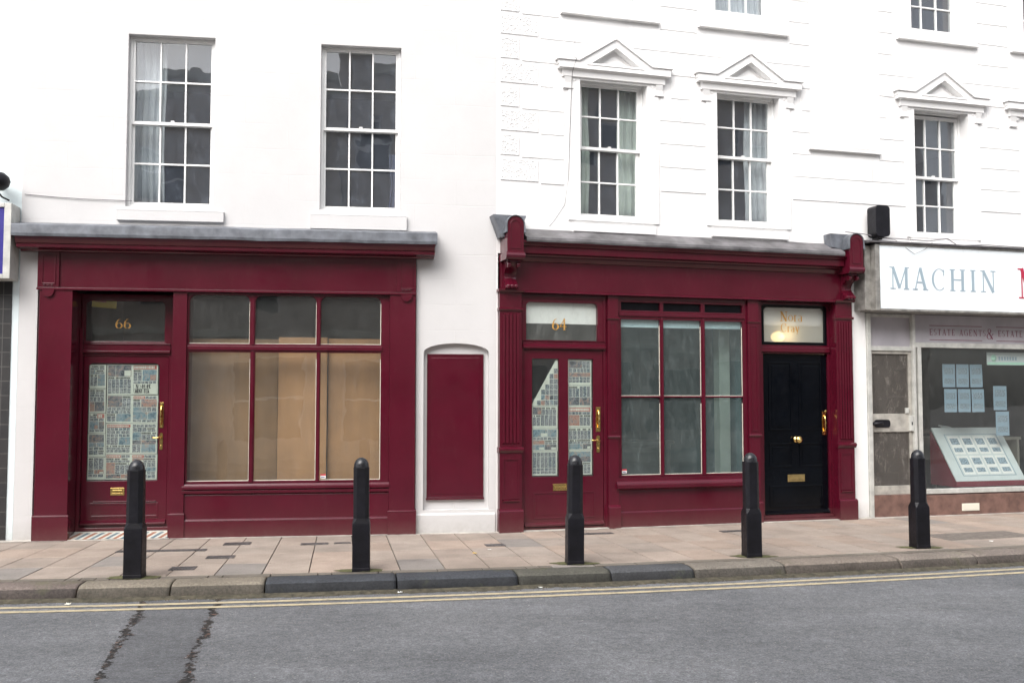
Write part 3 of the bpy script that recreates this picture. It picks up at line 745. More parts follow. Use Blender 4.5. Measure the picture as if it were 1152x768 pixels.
for j,(za,zb) in enumerate(zip(zl,zl[1:])):
    o_=.30*(j%2)
    hi=zb>5.25; 
    wide=(j%2==0)
    if zb<=5.25:
        course(.60 if False else .565,.79,za,zb) if False else None
        course(.03+(.52 if wide else .29),.84,za,zb,(.57+.0*j,) if not wide else ())
        course(2.09,2.75,za,zb,(2.36+(.0 if j%2 else .15),))
        course(3.92,4.19,za,zb); 
        course(5.22,5.63,za,zb,(5.28,)) if za>4.5 else None
        course(6.80,7.46,za,zb,(7.05+.1*(j%2),))
        course(8.5,9.1,za,zb)
    elif zb<=5.5:
        for a,b in ((.03+(.52 if wide else .29),.70),(2.24,2.50),(4.06,4.19),(5.22,5.33),(6.93,7.14),(8.6,9.1)): course(a,b,za,zb)
    elif zb<=5.8:
        for a,b in ((.03+(.52 if wide else .29),1.02),(1.95,2.86),(3.75,4.19),(5.22,5.74),(6.62,7.55),(8.5,9.1)): course(a,b,za,zb,((a+b)/2+.1,) if b-a>.8 else ())
    elif zb<=6.06:
        for a,b,jj in ((.03+(.52 if wide else .29),1.25,(.85,)),(1.7,3.05,(2.13,2.7)),(3.55,4.19,()),(5.22,5.98,(5.6,)),(6.38,7.8,(6.9,7.3))): course(a,b,za,zb,jj)
    else:
        sil=za<6.3
        for a,b in ((.03+(.52 if wide else .29),.78),(2.1,2.6),(3.9,4.19),(5.22,5.45),(6.8,7.32),(8.6,9.1)): course(a,b,za,zb)
for za,zb in ((4.03,4.33),(4.33,4.62)): course(4.19,5.63,za,zb,(4.55,4.9) if za<4.2 else (4.45,5.1))
for q in bays.values(): q.build('stucco_course',M['wallB'],B)
# vermiculated quoins up the left edge
for j,(za,zb) in enumerate(zip(zl,zl[1:])):
    if za>7: break
    wide=(j%2==0); x0=.055; x1=.055+(.47 if wide else .235)
    z0=za+.025; z1=zb-.012; q=MB(); nx=int((x1-x0)/.008); nz=int((z1-z0)/.008); vs=[]
    for b_ in range(nz+1):
        for a_ in range(nx+1):
            xx=x0+(x1-x0)*a_/nx; zq=z0+(z1-z0)*b_/nz
            edge=min(a_,nx-a_,b_,nz-b_)
            h=0.0
            if edge==0: h=.0
            elif edge<=2: h=.010
            else:
                n1=abs(noise.noise(Vector((xx*34+j*5,zq*44,j*3.1)))); h=.010 if n1>.13 else .003
            vs.append((xx,-h-.001,zq))
    fs=[(b_*(nx+1)+a_,b_*(nx+1)+a_+1,(b_+1)*(nx+1)+a_+1,(b_+1)*(nx+1)+a_) for b_ in range(nz) for a_ in range(nx)]
    q.mesh(vs,fs); q.build('quoin',M['wallB'],B)
# pediments
def pediment(cx,zb):
    hw=.755
    root=MB()
    def band(pts,y0,y1): root.plate(pts,[],y0,y1)
    # frieze and bed mould
    root.prof(cx-.66,cx+.66,[(.002,zb-.09),(-.045,zb-.09),(-.05,zb-.02),(-.075,zb),(.002,zb)])
    root.prof(cx-hw+.04,cx+hw-.04,[(.002,zb+.001),(-.095,zb+.001),(-.095,zb+.045),(.002,zb+.045)])
    # open gable outline over the shelf, stepped forward in two fillets
    def outline(o,dz):
        k=.45; ap=.425-dz
        return [(cx-hw+o,zb+.046),(cx+hw-o,zb+.046),(cx+hw-o,zb+.125-dz),(cx+k+.02-o*.2,zb+.128-dz),(cx,zb+.128+.30-dz),(cx-k-.02+o*.2,zb+.128-dz),(cx-hw+o,zb+.125-dz)]
    tri=[(cx-.31,zb+.075),(cx+.31,zb+.075),(cx,zb+.285)]
    root.plate(outline(.03,.035),[tri],-.085,.002)
    # raking and level fillets on top
    def fil(p,q,w,y):
        a=Vector(p); b=Vector(q); d=(b-a).normalized(); n=Vector((-d.y,d.x))
        root.plate([tuple(a),tuple(b),tuple(b+n*w),tuple(a+n*w)],[],y,-.0)
    k=.47; zt=zb+.094
    fil((cx-hw,zt),(cx-k+.01,zt),.030,-.105); fil((cx+k-.01,zt),(cx+hw,zt),.030,-.105)
    fil((cx-k,zt-.003),(cx-.002,zt+.297),.034,-.108); fil((cx+.002,zt+.297),(cx+k,zt-.003),.034,-.110)
    root.plate([(cx-.375,zb+.05),(cx+.375,zb+.05),(cx,zb+.305)],[tri],-.10,-.08)
    root.plate([(cx-.16,zb+.105),(cx+.16,zb+.105),(cx,zb+.215)],[],-.018,.001)
    o=root.build('pediment',M['wallB'],B,.003)
    for s in (-1,1):
        c=MB(); xc=cx+s*.59
        c.prof(xc-.045,xc+.045,[(.002,zb-.21),(-.022,zb-.21),(-.022,zb-.16),(-.03,zb-.13),(-.04,zb-.091),(.002,zb-.091)])
        c.prof(xc-.06,xc+.06,[(.002,zb-.235),(-.03,zb-.228),(-.03,zb-.211),(.002,zb-.211)])
        c.lathe(cx+s*.53+s*(-.02),-.0,zb-.085+.0-.03,[(.032,0),(.032,.015),(.02,.022),(.0,.024)],'y',14)
        c.build('bracket',M['wallB'],o,.003)
for q in ow: pediment((q[0]+q[2-1])/2,q[3]+.085)
pediment(7.95,5.47)
for q in ow:
    a=MB(); a.plate([(q[0]-.15,q[2]-.06),(q[1]+.15,q[2]-.06),(q[1]+.15,q[3]+.0),(q[0]-.15,q[3]+.0)],[rect(q[0]+.001,q[1]-.001,q[2]+.001,q[3]-.001)] if False else [rect(q[0]-.0,q[1]+.0,q[2]-.0,q[3]-.03)],-.018,.001)
    a.build('architrave',M['wallB'],B,.003)
for q,za in zip(uw,(6.11,6.135,6.28,6.28)): sill(B,q[0]-.25,q[1]+.17,za,za+.05,.06,'wallB')
for q in ow[:2]: sill(B,q[0]-.09,q[1]+.09,q[2]-.19,q[2]-.07,.03,'wallB')
sill(B,5.66,6.72,3.56,3.64,.03,'wallB')
sill(B,4.15,5.21,4.70,4.755,.055,'wallB')
m=MB(); m.plate(rect(4.235,5.165,4.77,7.4),[rect(4.32,5.08,4.80,7.3)],-.008,.002); m.build('blind_window',M['wallB'],B,.002)
# interiors
room(B,.25,9.0,.34,4.8,3.45,5.75); room(B,.25,9.0,.34,4.8,6.0,8.6)
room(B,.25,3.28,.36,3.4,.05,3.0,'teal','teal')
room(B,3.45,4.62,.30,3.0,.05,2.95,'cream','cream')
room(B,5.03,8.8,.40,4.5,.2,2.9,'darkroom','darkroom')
CB=[(1.02,1.27,3.70,5.36,.32,'curtaing','pale green curtain at the left of the window above the 64 door'),
    (1.66,1.95,3.70,5.36,.32,'curtaing','pale green curtain at the right of the window above the 64 door'),
    (3.42,3.76,3.72,5.38,.32,'curtain','white net curtain in the window above the 64 shop window'),
    (2.80,3.80,6.2,7.6,.32,'curtain','white net curtain across the top floor window cut by the picture edge'),
    (1.3,1.98,6.2,7.6,.32,'curtain','white curtain in the top floor window above the left pediment')]
for q in CB: curtain(LB,RB,*q[:5],q[5],q[6],.022,max(2,int((q[1]-q[0])*12)))
# lead + cornice of 64
m=MB(); m.prof(.27,4.52,[(.02,3.165),(-.10,3.165),(-.115,3.18),(-.19,3.19),(-.19,3.262),(-.21,3.27),(-.225,3.295),(-.25,3.30),(-.25,3.328),(.02,3.328)])
m.build('cornice',M['maroon'],B,.003)
m=MB(); n=60; vs=[]
for i in range(n+1):
    u=.30+4.19*i/n; dz=.004*noise.noise(Vector((u*2.5,0,7))); dy=.006*noise.noise(Vector((u*4,3,7)))
    vs+= [(u,.0,3.50+dz),(u,-.24+dy,3.372+dz),(u,-.262+dy,3.362+dz),(u,-.268+dy,3.332+dz),(u,-.262,3.312+dz*1.6),(u,-.252,3.312),(u,-.245,3.3325),(u,.0,3.3325)]
fs=[(i*8+k,i*8+(k+1)%8,(i+1)*8+(k+1)%8,(i+1)*8+k) for i in range(n) for k in range(8)]
m.mesh(vs,fs); m.face([vs[k] for k in range(8)]); m.face([vs[n*8+k] for k in range(7,-1,-1)])
m.build('lead_flashing',M['leadB'],B)
m=MB(); m.box(.055,4.70,-.045,.05,2.745,3.166); m.prof(.27,4.52,[(-.04,2.742),(-.085,2.742),(-.085,2.752),(-.07,2.765),(-.04,2.77)])
m.prof(.27,4.52,[(-.04,3.10),(-.06,3.11),(-.085,3.15),(-.085,3.164),(-.04,3.164)])
m.build('fascia',M['maroon'],B,.002)
# console brackets with rounded blocks and lead wings
def console(xc,side):
    hw=.098
    top=[(xc-hw,3.13),(xc+hw,3.13),(xc+hw,3.49)]+[(xc+hw*math.cos(a),3.49+hw*math.sin(a)) for a in [PI*k/14 for k in range(1,14)]]+[(xc-hw,3.49)]
    m=MB(); m.plate(top,[],-.30,.0)
    inn=[(xc-.065,3.215),(xc+.065,3.215),(xc+.065,3.485)]+[(xc+.065*math.cos(a),3.485+.065*math.sin(a)) for a in [PI*k/14 for k in range(1,14)]]+[(xc-.065,3.485)]
    m.plate(inn,[[(xc+(x-xc)*.86,3.35+(z-3.35)*.93) for x,z in inn]],-.308,-.299)
    m.prof(xc-hw-.012,xc+hw+.012,[(0,3.095),(-.285,3.095),(-.31,3.115),(-.318,3.14),(-.312,3.165),(-.30,3.175),(0,3.175)])
    o=m.build('console',M['maroon'],B,.003)
    # scroll bracket: S curve in side view
    s=MB(); pr=[(-.04,3.096),(-.24,3.096)]
    for k in range(25):
        t=k/24; a=t*PI*1.0
        y=-.155-.060*math.cos(t*2*PI*.93)+.045*t; z=3.09-.30*t
        pr.append((y,z))
    pr+=[(-.14,2.778),(-.10,2.770),(-.04,2.770)]
    s.prof(xc-.072,xc+.072,pr)
    for k in range(3): s.prof(xc-.055+k*.038,xc-.020+k*.038,[(p[0]-.007,p[1]-.002) for p in pr[1:-2]]+[(-.06,2.79),(-.06,3.09)])
    s.lathe(xc,-.17,2.80,[(.0,-.03),(.02,-.028),(.03,0),(.02,.02),(0,.022)],'z',14) if False else None
    for k in (-1,0,1): s.lathe(xc+k*.045,-.135,2.80,[(.022,0),(.024,.035),(.018,.05),(0,.056)],'y',12)
    for k in (-1,1):
        s.tube([(xc+k*.055-.018,-.21,3.04),(xc+k*.055+.018,-.21,3.04)],.034,14)
    s.build('scroll',M['maroon'],o,.002)
    # lead saddle over the block
    l=MB(); hw2=hw+.012
    arc=[(xc+hw2*math.cos(a),3.49+hw2*math.sin(a)) for a in [PI*k/14 for k in range(0,15)]]
    a2=[(xc+hw*math.cos(a)*1.02,3.49+hw*math.sin(a)*1.02) for a in [PI*k/14 for k in range(14,-1,-1)]]
    l.plate([(xc+hw2+.012,3.395)]+arc+[(xc-hw2-.012,3.395)]+[(xc-hw*1.02,3.40)]+a2+[(xc+hw*1.02,3.40)],[],-.315,-.0)
    # flared flashing against the wall
    wl=.235; wr=.16
    if side<0:
        l.plate([(xc-hw-.04,3.36),(xc-hw,3.36),(xc-hw,3.52),(xc,3.60),(xc+hw,3.52),(xc+hw,3.45),(xc+wr,3.615),(xc-wl,3.615)],[],-.20,-.015)
    else:
        l.plate([(xc+hw+.03,3.40),(xc+hw,3.40),(xc+hw,3.52),(xc,3.595),(xc-hw,3.52),(xc-hw,3.40),(xc-wl-.03,3.43),(xc-wl-.05,3.605),(xc+.03,3.60),(xc+wr-.03,3.54)],[],-.17,-.015)
    l.build('lead_cap',M['lead'],o,.003)
console(.155,-1); console(4.63,1)
def pilaster_fluted(x0,x1):
    m=MB(); W_=x1-x0
    m.box(x0,x1,-.06,.1,-.1,2.742)
    m.prof(x0-.01,x1+.01,[(0,-.1),(-.10,-.1),(-.10,.235),(-.085,.25),(-.059,.262),(0,.262)])
    m.prof(x0+.035,x1-.035,[(-.059,.34),(-.075,.345),(-.08,.36),(-.059,.372)])
    m.plate(rect(x0+.03,x1-.03,.375,.84),[rect(x0+.05,x1-.05,.395,.82)],-.07,-.059)
    m.prof(x0-.014,x1+.014,[(0,.90),(-.07,.90),(-.092,.93),(-.092,.948),(-.07,.965),(0,.965)])
    n=5; fw=(W_-.05)/n
    for k in range(n):
        a=x0+.025+k*fw+.007; m.prof(a,a+fw-.014,[(-.059,1.0),(-.074,1.012),(-.074,2.49),(-.059,2.50)])
    m.prof(x0-.012,x1+.012,[(0,2.525),(-.07,2.525),(-.088,2.545),(-.07,2.56),(0,2.56)])
    m.prof(x0-.02,x1+.02,[(0,2.742),(-.085,2.742),(-.105,2.762),(-.105,2.778),(0,2.78)])
    m.build('pilaster',M['maroon'],B,.002)
pilaster_fluted(.033,.300); pilaster_fluted(4.475,4.715)
def pilaster_slim(x0,x1):
    m=MB(); m.box(x0,x1,-.045,.1,-.1,2.741)
    m.prof(x0-.008,x1+.008,[(0,-.1),(-.08,-.1),(-.08,.24),(-.062,.258),(-.044,.27),(0,.27)])
    m.prof(x0-.008,x1+.008,[(0,1.05),(-.05,1.05),(-.065,1.068),(-.05,1.085),(0,1.085)])
    m.prof(x0-.008,x1+.008,[(0,2.455),(-.05,2.455),(-.065,2.47),(-.05,2.485),(0,2.485)])
    m.plate(rect(x0+.03,x1-.03,1.12,2.42),[rect(x0+.042,x1-.042,1.132,2.408)],-.053,-.044)
    m.build('pilaster',M['maroon'],B,.002)
pilaster_slim(1.375,1.505); pilaster_slim(3.235,3.385)
# door 64
m=MB(); m.plate(rect(.301,1.374,-.05,2.741),[rect(.345,1.33,.035,2.09),rrect(.372,1.262,2.20,2.645,.05)],.0,.06)
m.prof(.33,1.35,[(0,2.10),(-.03,2.105),(-.03,2.13),(-.012,2.15),(-.012,2.175),(0,2.185)])
m.plate(rect(.318,1.355,2.19,2.715),[rect(.345,1.328,2.191,2.69)],-.014,.001)
m.build('door_frame',M['maroon'],B,.003)
m=MB(); m.plate(rrect(.36,1.274,2.188,2.657,.05),[rrect(.374,1.26,2.202,2.643,.05)],.02,.045); FB=m.build('fanlight',M['maroon'],B,.002)
panes('pane','glassfilm',FB,[rrect(.372,1.262,2.20,2.645,.05)],.034,0)
m=MB(); text(m,'64',.70,2.325,.135,.031,0,.06,wx=1.1); m.build('house_number',M['gold'],FB)
m=MB(); m.plate(rect(.348,1.327,.045,2.087),[rect(.447,.775,.615,1.985),rect(.892,1.205,.612,1.985)],.012,.05)
m.prof(.352,1.323,[(.012,.046),(-.02,.046),(-.02,.065),(.012,.09)])
panel_mould(m,.455,1.215,.13,.435,.012,.016,.006)
m.build('door',M['maroon'],B,.003,label='maroon door with two narrow papered glass panels')
DB=bpy.data.objects[[o.name for o in B.children if o.name.startswith('door') and 'frame' not in o.name][0]]
panes('pane','glass',DB,[rect(.447,.775,.615,1.985),rect(.892,1.205,.612,1.985)],.026,0)
zz=[1.975,1.675,1.425,1.18,.91,.625]
for i in range(5):
    news(DB,.897,1.20-random.uniform(0,.012),zz[i+1]+.002,zz[i]-.002,.032+i*.0014,seed=60+i,tint=(i==0))
# torn sheets leave the top corner open
zz2=[1.975,1.43,1.17,.905,.625]
news(DB,.452,.77,1.432,1.97,.033,clip=[(.452,1.432),(.77,1.432),(.77,1.97),(.745,1.97),(.452,1.455)],seed=75)
for i in range(1,4): news(DB,.452,.77-random.uniform(0,.01),zz2[i+1]+.002,zz2[i]-.002,.034+i*.0014,seed=75+i)
pull_handle(DB,1.235,1.292,1.13,1.42,.012); lever_handle(DB,1.262,.885,1.085,.012,w=.042); letterbox(DB,.70,.885,.45,.53,.012)
# shop window 64
vx=[1.555,2.062,2.108,2.610,2.662,3.175]
L1=[rect(vx[0],vx[1],1.552,2.468),rect(vx[2],vx[3],1.552,2.468),rect(vx[4],vx[5],1.552,2.468)]
L2=[rect(vx[0],vx[1],.612,1.532),rect(vx[2],vx[3],.612,1.532),rect(vx[4],vx[5],.612,1.532)]
L0=[rect(vx[0],vx[1],2.575,2.672),rect(vx[2],vx[3],2.575,2.672),rect(vx[4],vx[5],2.575,2.672)]
m=MB(); m.plate(rect(1.506,3.234,.585,2.741),L0+L1+L2,-.01,.045)
m.prof(1.53,3.20,[(-.009,2.50),(-.028,2.505),(-.028,2.53),(-.009,2.54)])
for xx in (2.085,2.636): m.box(xx-.013,xx+.013,-.024,-.009,.59,2.498)
SB=m.build('shop_window',M['maroon'],B,.003)
panes('pane','glassdust',SB,L1+L2,.016); putty(SB,L1+L2,.010)
m=MB()
for h in L0:
    (a,c),(b,_),(_,d),_=h
    m.box(a,b,.03,.034,c,d,0); n=int((b-a)/.012)
    for k in range(n): m.box(a+k*.012,a+k*.012+.004,.022,.029,c,d,0)
    for k in range(int((d-c)/.012)): m.box(a,b,.018,.0215,c+k*.012,c+k*.012+.004,0)
m.build('vent_grille',M['iron'],SB)
sticker(SB,1.565,.635,.010)
m=MB(); m.prof(1.47,3.25,[(.10,.44),(-.035,.44),(-.05,.455),(-.095,.465),(-.095,.50),(-.08,.51),(-.06,.54),(-.04,.55),(-.04,.584),(.10,.584)]); m.build('window_sill',M['maroon'],B,.002)
m=MB(); m.box(1.506,3.234,-.025,.08,-.1,.439); m.prof(1.515,3.225,[(-.024,-.1),(-.055,-.1),(-.055,.175),(-.04,.192),(-.024,.196)]); m.build('stall_riser',M['maroon'],B,.002)
# inside the 64 shop
def at_frame(o,F,RZ,x=0,y=0,z=0):
    e=Vector((math.cos(RZ),math.sin(RZ))); n=Vector((-math.sin(RZ),math.cos(RZ)))
    o.location=(F[0]+e.x*x+n.x*y,F[1]+e.y*x+n.y*y,z); o.rotation_euler=(0,0,RZ); return o
m=MB(); m.tube([(-.83,0,.0),(.83,0,.0)],.035,14); m.box(-.82,.82,-.034,-.028,-.09,.0); m.tube([(-.82,-.031,-.092),(.82,-.031,-.092)],.008,8)
o=at_frame(m.build('roller_blind',M['trim'],None),OB,RB,2.37,.085,2.475); tag(o,'cream roller blind wound up at the top of the 64 shop window','blind')
m=MB(); m.box(-.075,.075,-.08,.08,0,2.9); m.box(-.095,.095,-.10,.10,0,.12); o=at_frame(m.build('column',M['drab'],None,.01),OB,RB,3.10,.40,.05); tag(o,'cream square post standing inside the 64 shop window at its right','post')
# counter and lamp seen through the dusty glass
m=MB(); m.box(-1.0,1.0,-.3,.3,0,.85); m.box(-1.04,1.04,-.34,.34,.851,.90); m.box(-.9,.9,-.31,-.301,.1,.8)
o=at_frame(m.build('counter',M['floor'],None,.004),OB,RB,1.9,1.8,.05); tag(o,'dark counter standing inside the 64 shop behind dusty glass','counter')
m=MB(); m.lathe(0,0,0,[(.06,0),(.06,.015),(.012,.03),(.010,.22),(.012,.23)],'z',16); 
LP=at_frame(m.build('table_lamp',M['brassdull'],None),OB,RB,1.88,1.55,.951); tag(LP,'small table lamp with an amber shade on the counter inside the 64 shop','lamp')
m=MB(); m.lathe(0,0,.2,[(.075,0),(.045,.09),(.043,.09),(.073,0)],'z',16); s=m.build('lamp_shade',M['yellow'],LP)
# pale soffit behind the 64 fanlight
m=MB(); m.box(.34,1.33,.065,.10,2.40,2.74); m.build('fanlight_board',M['trim'],B)
# black door with fanlight
yb=.12
m=MB(); m.plate(rect(3.386,4.474,-.05,2.741),[rect(3.515,4.447,.07,2.088),rrect(3.515,4.420,2.215,2.69,.045)],yb-.03,yb+.04)
m.prof(3.43,4.46,[(yb-.029,2.10),(yb-.055,2.11),(yb-.055,2.16),(yb-.029,2.175)])
m.plate(rect(3.3865,3.44,.0,2.741),[],.0,yb-.031); 
m.build('door_frame',M['maroon'],B,.003)
m=MB(); m.plate(rrect(3.50,4.435,2.20,2.705,.045),[rrect(3.53,4.405,2.235,2.672,.05)],yb-.036,yb+.012)
FC=m.build('fanlight',M['black'],B,.002); panes('pane','frost',FC,[rrect(3.528,4.407,2.233,2.674,.05)],yb+.002,0)
m=MB(); text(m,'Nora',3.78,2.50,.125,yb-.001,0,.07,bold=1.25); m.build('name_lettering',M['gold'],FC)
m=MB(); text(m,'Cray',3.79,2.365,.11,yb-.001,0,.07,bold=1.2); m.build('name_lettering',M['gold'],FC)
m=MB(); m.plate(rect(3.518,4.444,.073,2.085),[],yb+.0,yb+.045)
for a,b,c,d in ((3.60,3.93,1.22,1.98),(4.03,4.36,1.22,1.98),(3.60,3.93,.70,1.12),(4.03,4.36,.70,1.12)):
    pass
def sunk(m,a,b,c,d,y):
    m.plate(rect(a,b,c,d),[rect(a+.02,b-.02,c+.02,d-.02)],y-.008,y+.001); m.plate(rect(a+.045,b-.045,c+.045,d-.045),[],y-.005,y+.001)
for q in ((3.60,3.93,1.12,1.985),(4.03,4.36,1.12,1.985),(3.60,3.93,.66,.96),(4.03,4.36,.66,.96),(3.60,4.36,.16,.43)): sunk(m,*q,yb)
m.prof(3.522,4.44,[(yb,.074),(yb-.035,.074),(yb-.035,.092),(yb,.125)])
BD=m.build('door',M['black'],B,.003,label='glossy black panelled front door')
pull_handle(BD,4.365,4.425,1.06,1.345,yb,knob=True); letterbox(BD,3.855,4.10,.475,.565,yb,'brassdull')
m=MB(); m.lathe(3.99,yb,1.005,[(.042,0),(.040,.008),(.018,.012),(.017,.035),(.040,.05),(.046,.066),(.036,.084),(0,.09)],'y',24); m.build('door_knob',M['brass'],BD)
m=MB(); m.box(3.386,4.474,-.03,.14,-.1,.035); m.box(3.40,4.46,.03,.14,.0355,.062); m.build('threshold',M['maroon'],B,.003)
# hall lamp behind the fanlight
HL=at_frame(empty('hall_lamp',(0,0,0)),OB,RB,3.89,.36,2.32); tag(HL,'lit glowing hall lamp behind the fanlight over the black door','lamp')
m=MB(); m.lathe(0,0,-.07,[(.0,0),(.05,.006),(.085,.04),(.09,.08),(.06,.12),(.03,.13)],'z',20); m.build('globe',M['lamp'],HL)
m=MB(); m.lathe(0,0,.06,[(.035,0),(.035,.03),(.008,.035),(.008,.52)],'z',12); m.build('lamp_stem',M['brassdull'],HL)
pl=bpy.data.lights.new('hall_light','POINT'); pl.energy=.9; pl.color=(1,.75,.4); pl.shadow_soft_size=.09
plo=bpy.data.objects.new('hall_light',pl); C.objects.link(plo); plo.parent=HL; plo.location=(0,-.13,0)
# pale ceiling drop behind upper half of that fanlight
m=MB(); m.box(3.46,4.60,.17,.19,2.455,2.95); m.build('hall_bulkhead',M['trim'],B)

# ---- estate agency part of the house
# (x measured along the same front)
m=MB(); m.box(5.02,5.0+3.9,-.02,.06,-.1,.285); m.box(5.70,8.9,-.05,-.019,-.1,.27)
m.build('plinth',M['marble'],B,.004)
m=MB(); m.box(6.33,6.60,-.06,-.05,.055,.15); m.box(6.35,6.58,-.0625,-.0598,.07,.135); m.build('plaque',M['cream'],B,.003,label='small cream plaque on the pink plinth')
m=MB(); m.box(5.69,8.9,-.05,.06,.286,.345); m.box(5.69,8.9,-.02,.05,2.19,2.255); m.box(5.72,5.775,-.03,.06,.345,2.19); m.box(8.0,8.06,-.03,.06,.345,2.19)
AW=m.build('shop_window',M['aluw'],B,.004)
panes('pane','glass',AW,[rect(5.775,8.0,.345,2.19),rect(8.06,8.9,.345,2.19)],.02,0)
m=MB(); m.box(5.69,8.9,.0,.05,2.256,2.62); m.build('fascia_board',M['fasciap'],B,.002)
FBd=[o for o in B.children if o.name.startswith('fascia_board')][0]
m=MB(); xe=text(m,'ESTATE AGENTS',5.93,2.355,.082,-.0,0,.24,wx=.92); xe=text(m,'&',xe+.0,2.315,.145,.0,0,.1,wx=.9)
m.box(5.93,xe-.20,-.002,0,2.478,2.486); m.box(5.93,xe-.20,-.002,0,2.290,2.298); m.box(xe+.03,8.8,-.002,0,2.478,2.486); m.box(xe+.03,8.8,-.002,0,2.290,2.298)
text(m,'ESTATE',xe+.06,2.355,.082,-.0,0,.24,wx=.92)
m.build('lettering',simple('faded_plum_lettering',(.20,.06,.09),.6,0,.1,9,0),FBd)
# agency door
m=MB(); m.box(4.96,5.015,-.03,.10,-.1,2.62); m.box(5.645,5.688,-.03,.08,.0,2.62); m.box(5.015,5.645,-.01,.08,2.14,2.20); m.box(5.015,5.645,.0,.07,2.58,2.62)
m.build('door_frame',M['aluw'],B,.004)
m=MB(); m.box(5.016,5.644,.03,.06,2.20,2.58); m.build('transom_panel',M['fasciap'],B)
m=MB(); m.plate(rect(5.018,5.642,.286,2.138),[rect(5.05,5.60,.40,1.09),rect(5.05,5.60,1.325,2.10)],.01,.055); 
AD=m.build('door',M['door_alu'],B,.004,label='grimy metal door with a mid rail and cloudy glass')
panes('pane','glassgrime',AD,[rect(5.05,5.60,.40,1.09),rect(5.05,5.60,1.325,2.10)],.03,0)
m=MB(); m.plate(rrect(5.06,5.30,1.15,1.25,.04,True),[],.0,.012); m.tube([(5.035,-.0,1.20),(5.03,-.05,1.20),(5.09,-.06,1.20),(5.14,-.06,1.205)],.022,10); m.build('handle',M['iron'],AD)
m=MB(); m.box(5.585,5.64,-.025,.012,1.10,1.30,0); m.box(5.605,5.62,-.03,-.024,1.18,1.22,1); m.box(5.53,5.58,-.01,.012,1.33,1.40,0); m.build('lock_box',[M['aluw'],M['iron']],AD,.003)
# fascia sign box
SG=at_frame(empty('shop_sign',(0,0,0)),OB,RB,0,0,0); tag(SG,'long white fascia sign reading MACHIN in grey letters above the estate agency','sign')
m=MB(); m.box(4.95,8.95,-.33,-.002,2.655,3.46); m.build('sign_panel',M['plastic'],SG,.004)
m=MB(); m.box(4.875,4.94,-.34,-.003,2.63,3.47); m.box(4.942,8.97,-.345,-.003,2.625,2.654); m.box(4.942,8.97,-.345,-.003,3.461,3.485); m.box(4.79,4.874,-.24,-.003,2.64,3.46)
m.build('sign_frame',M['alu'],SG,.004)
m=MB(); m.prof(4.78,9.0,[(0,3.56),(-.37,3.505),(-.37,3.486),(0,3.486)]); m.build('lead_flashing',M['leadB'],SG,.003)
m=MB(); text(m,'MACHIN',5.10,2.905,.285,-.331,0,.235,wx=.985); m.build('lettering',M['greyletter'],SG)
m=MB(); text(m,'MARTIN',7.09,2.84,.40,-.331,0,.1,wx=.9); m.build('lettering',M['redletter'],SG,label='larger crimson lettering')
# black box on the ledge
m=MB(); m.plate(rrect(-.105,.105,0,.40,.05,True),[],-.09,.09); m.box(-.03,.03,-.03,.10,-.03,.02); m.box(-.02,.02,.08,.16,.15,.22)
o=at_frame(m.build('floodlight',M['iron'],None,.012),OB,RB,5.06,-.17,3.585); tag(o,'tall black speaker shaped box fixed on the ledge above the white fascia sign','wall light')
# cables
m=MB(); m.tube([(.93,-.035,5.62),(.935,-.20,5.52),(.935,-.05,5.40),(.925,-.03,5.1),(.905,-.03,4.6),(.885,-.03,4.1),(.84,-.03,3.8),(.70,-.06,3.60),(.62,-.12,3.52)],.0035,6)
m.tube([(.93,-.16,5.6),(.93,-.16,5.75)],.0035,6)
o=at_frame(m.build('cable',M['cable'],None),OB,RB); tag(o,'dark cable drooping down past the window left of the 64 pediment onto the lead','cable')
for k,(pts,lb) in enumerate(([[(4.66,-.03,3.66),(4.9,-.1,3.63),(5.05,-.20,3.575),(5.3,-.28,3.56),(5.7,-.3,3.545),(5.95,-.36,3.58),(6.1,-.36,3.50),(6.6,-.32,3.53),(7.3,-.33,3.52)],'grey cable lying along the ledge over the white fascia sign'],
    [[(5.0,-.06,3.62),(5.2,-.30,3.54),(5.45,-.352,3.36),(5.6,-.352,3.42),(5.72,-.36,3.52)],'thin loose cable looping over the face of the white fascia sign'])):
    m=MB(); m.tube(pts,.006 if k==0 else .003,6); o=at_frame(m.build('cable',M['cable'],None),OB,RB); tag(o,lb,'cable')
# window display of the agency
def card(x,z,w,h,y,mat,label,tilt=0,grp='listing cards hung in the agency window'):
    m=MB(); m.box(-w/2,w/2,-.002,.002,-h/2,h/2,0)
    m.face([(-w*.38,-.0032,h*.06),(w*.38,-.0032,h*.06),(w*.38,-.0032,h*.34),(-w*.38,-.0032,h*.34)],1)
    m.face([(-w*.38,-.0032,-h*.36),(w*.40,-.0032,-h*.36),(w*.40,-.0032,-h*.12),(-w*.38,-.0032,-h*.12)],2)
    o=at_frame(m.build('listing_card',[M[mat],M['cardtext'],M['cardtext']],None),OB,RB,x,y,z); o.rotation_euler=(0,tilt,RB)
    tag(o,label,'card',grp); return o
nm=['left','middle','right']
for r in range(2):
    for c in range(3):
        card(6.40+c*.222+r*.02,1.83-r*.335,.20,.31,.22,'bluecard','pale blue listing card, %s of the %s row on the agency window'%(nm[c],['upper','lower'][r]),random.uniform(-.02,.02))
card(7.30,1.53,.22,.33,.30,'bluecard','pale blue listing card alone at the right edge of the agency window, upper'); card(7.33,1.18,.22,.33,.30,'bluecard','pale blue listing card alone at the right edge of the agency window, lower')
m=MB(); m.box(-.35,.35,-.003,.003,-.085,.085,0); m.box(-.34,.34,-.005,-.0031,-.08,-.045,1); m.lathe(-.24,-.003,.01,[(.045,0),(.045,.003),(0,.0031)],'y',18,1); 
for k in range(7): m.box(-.16+k*.045,-.16+k*.045+.03,-.0045,-.003,-.02,.03,2)
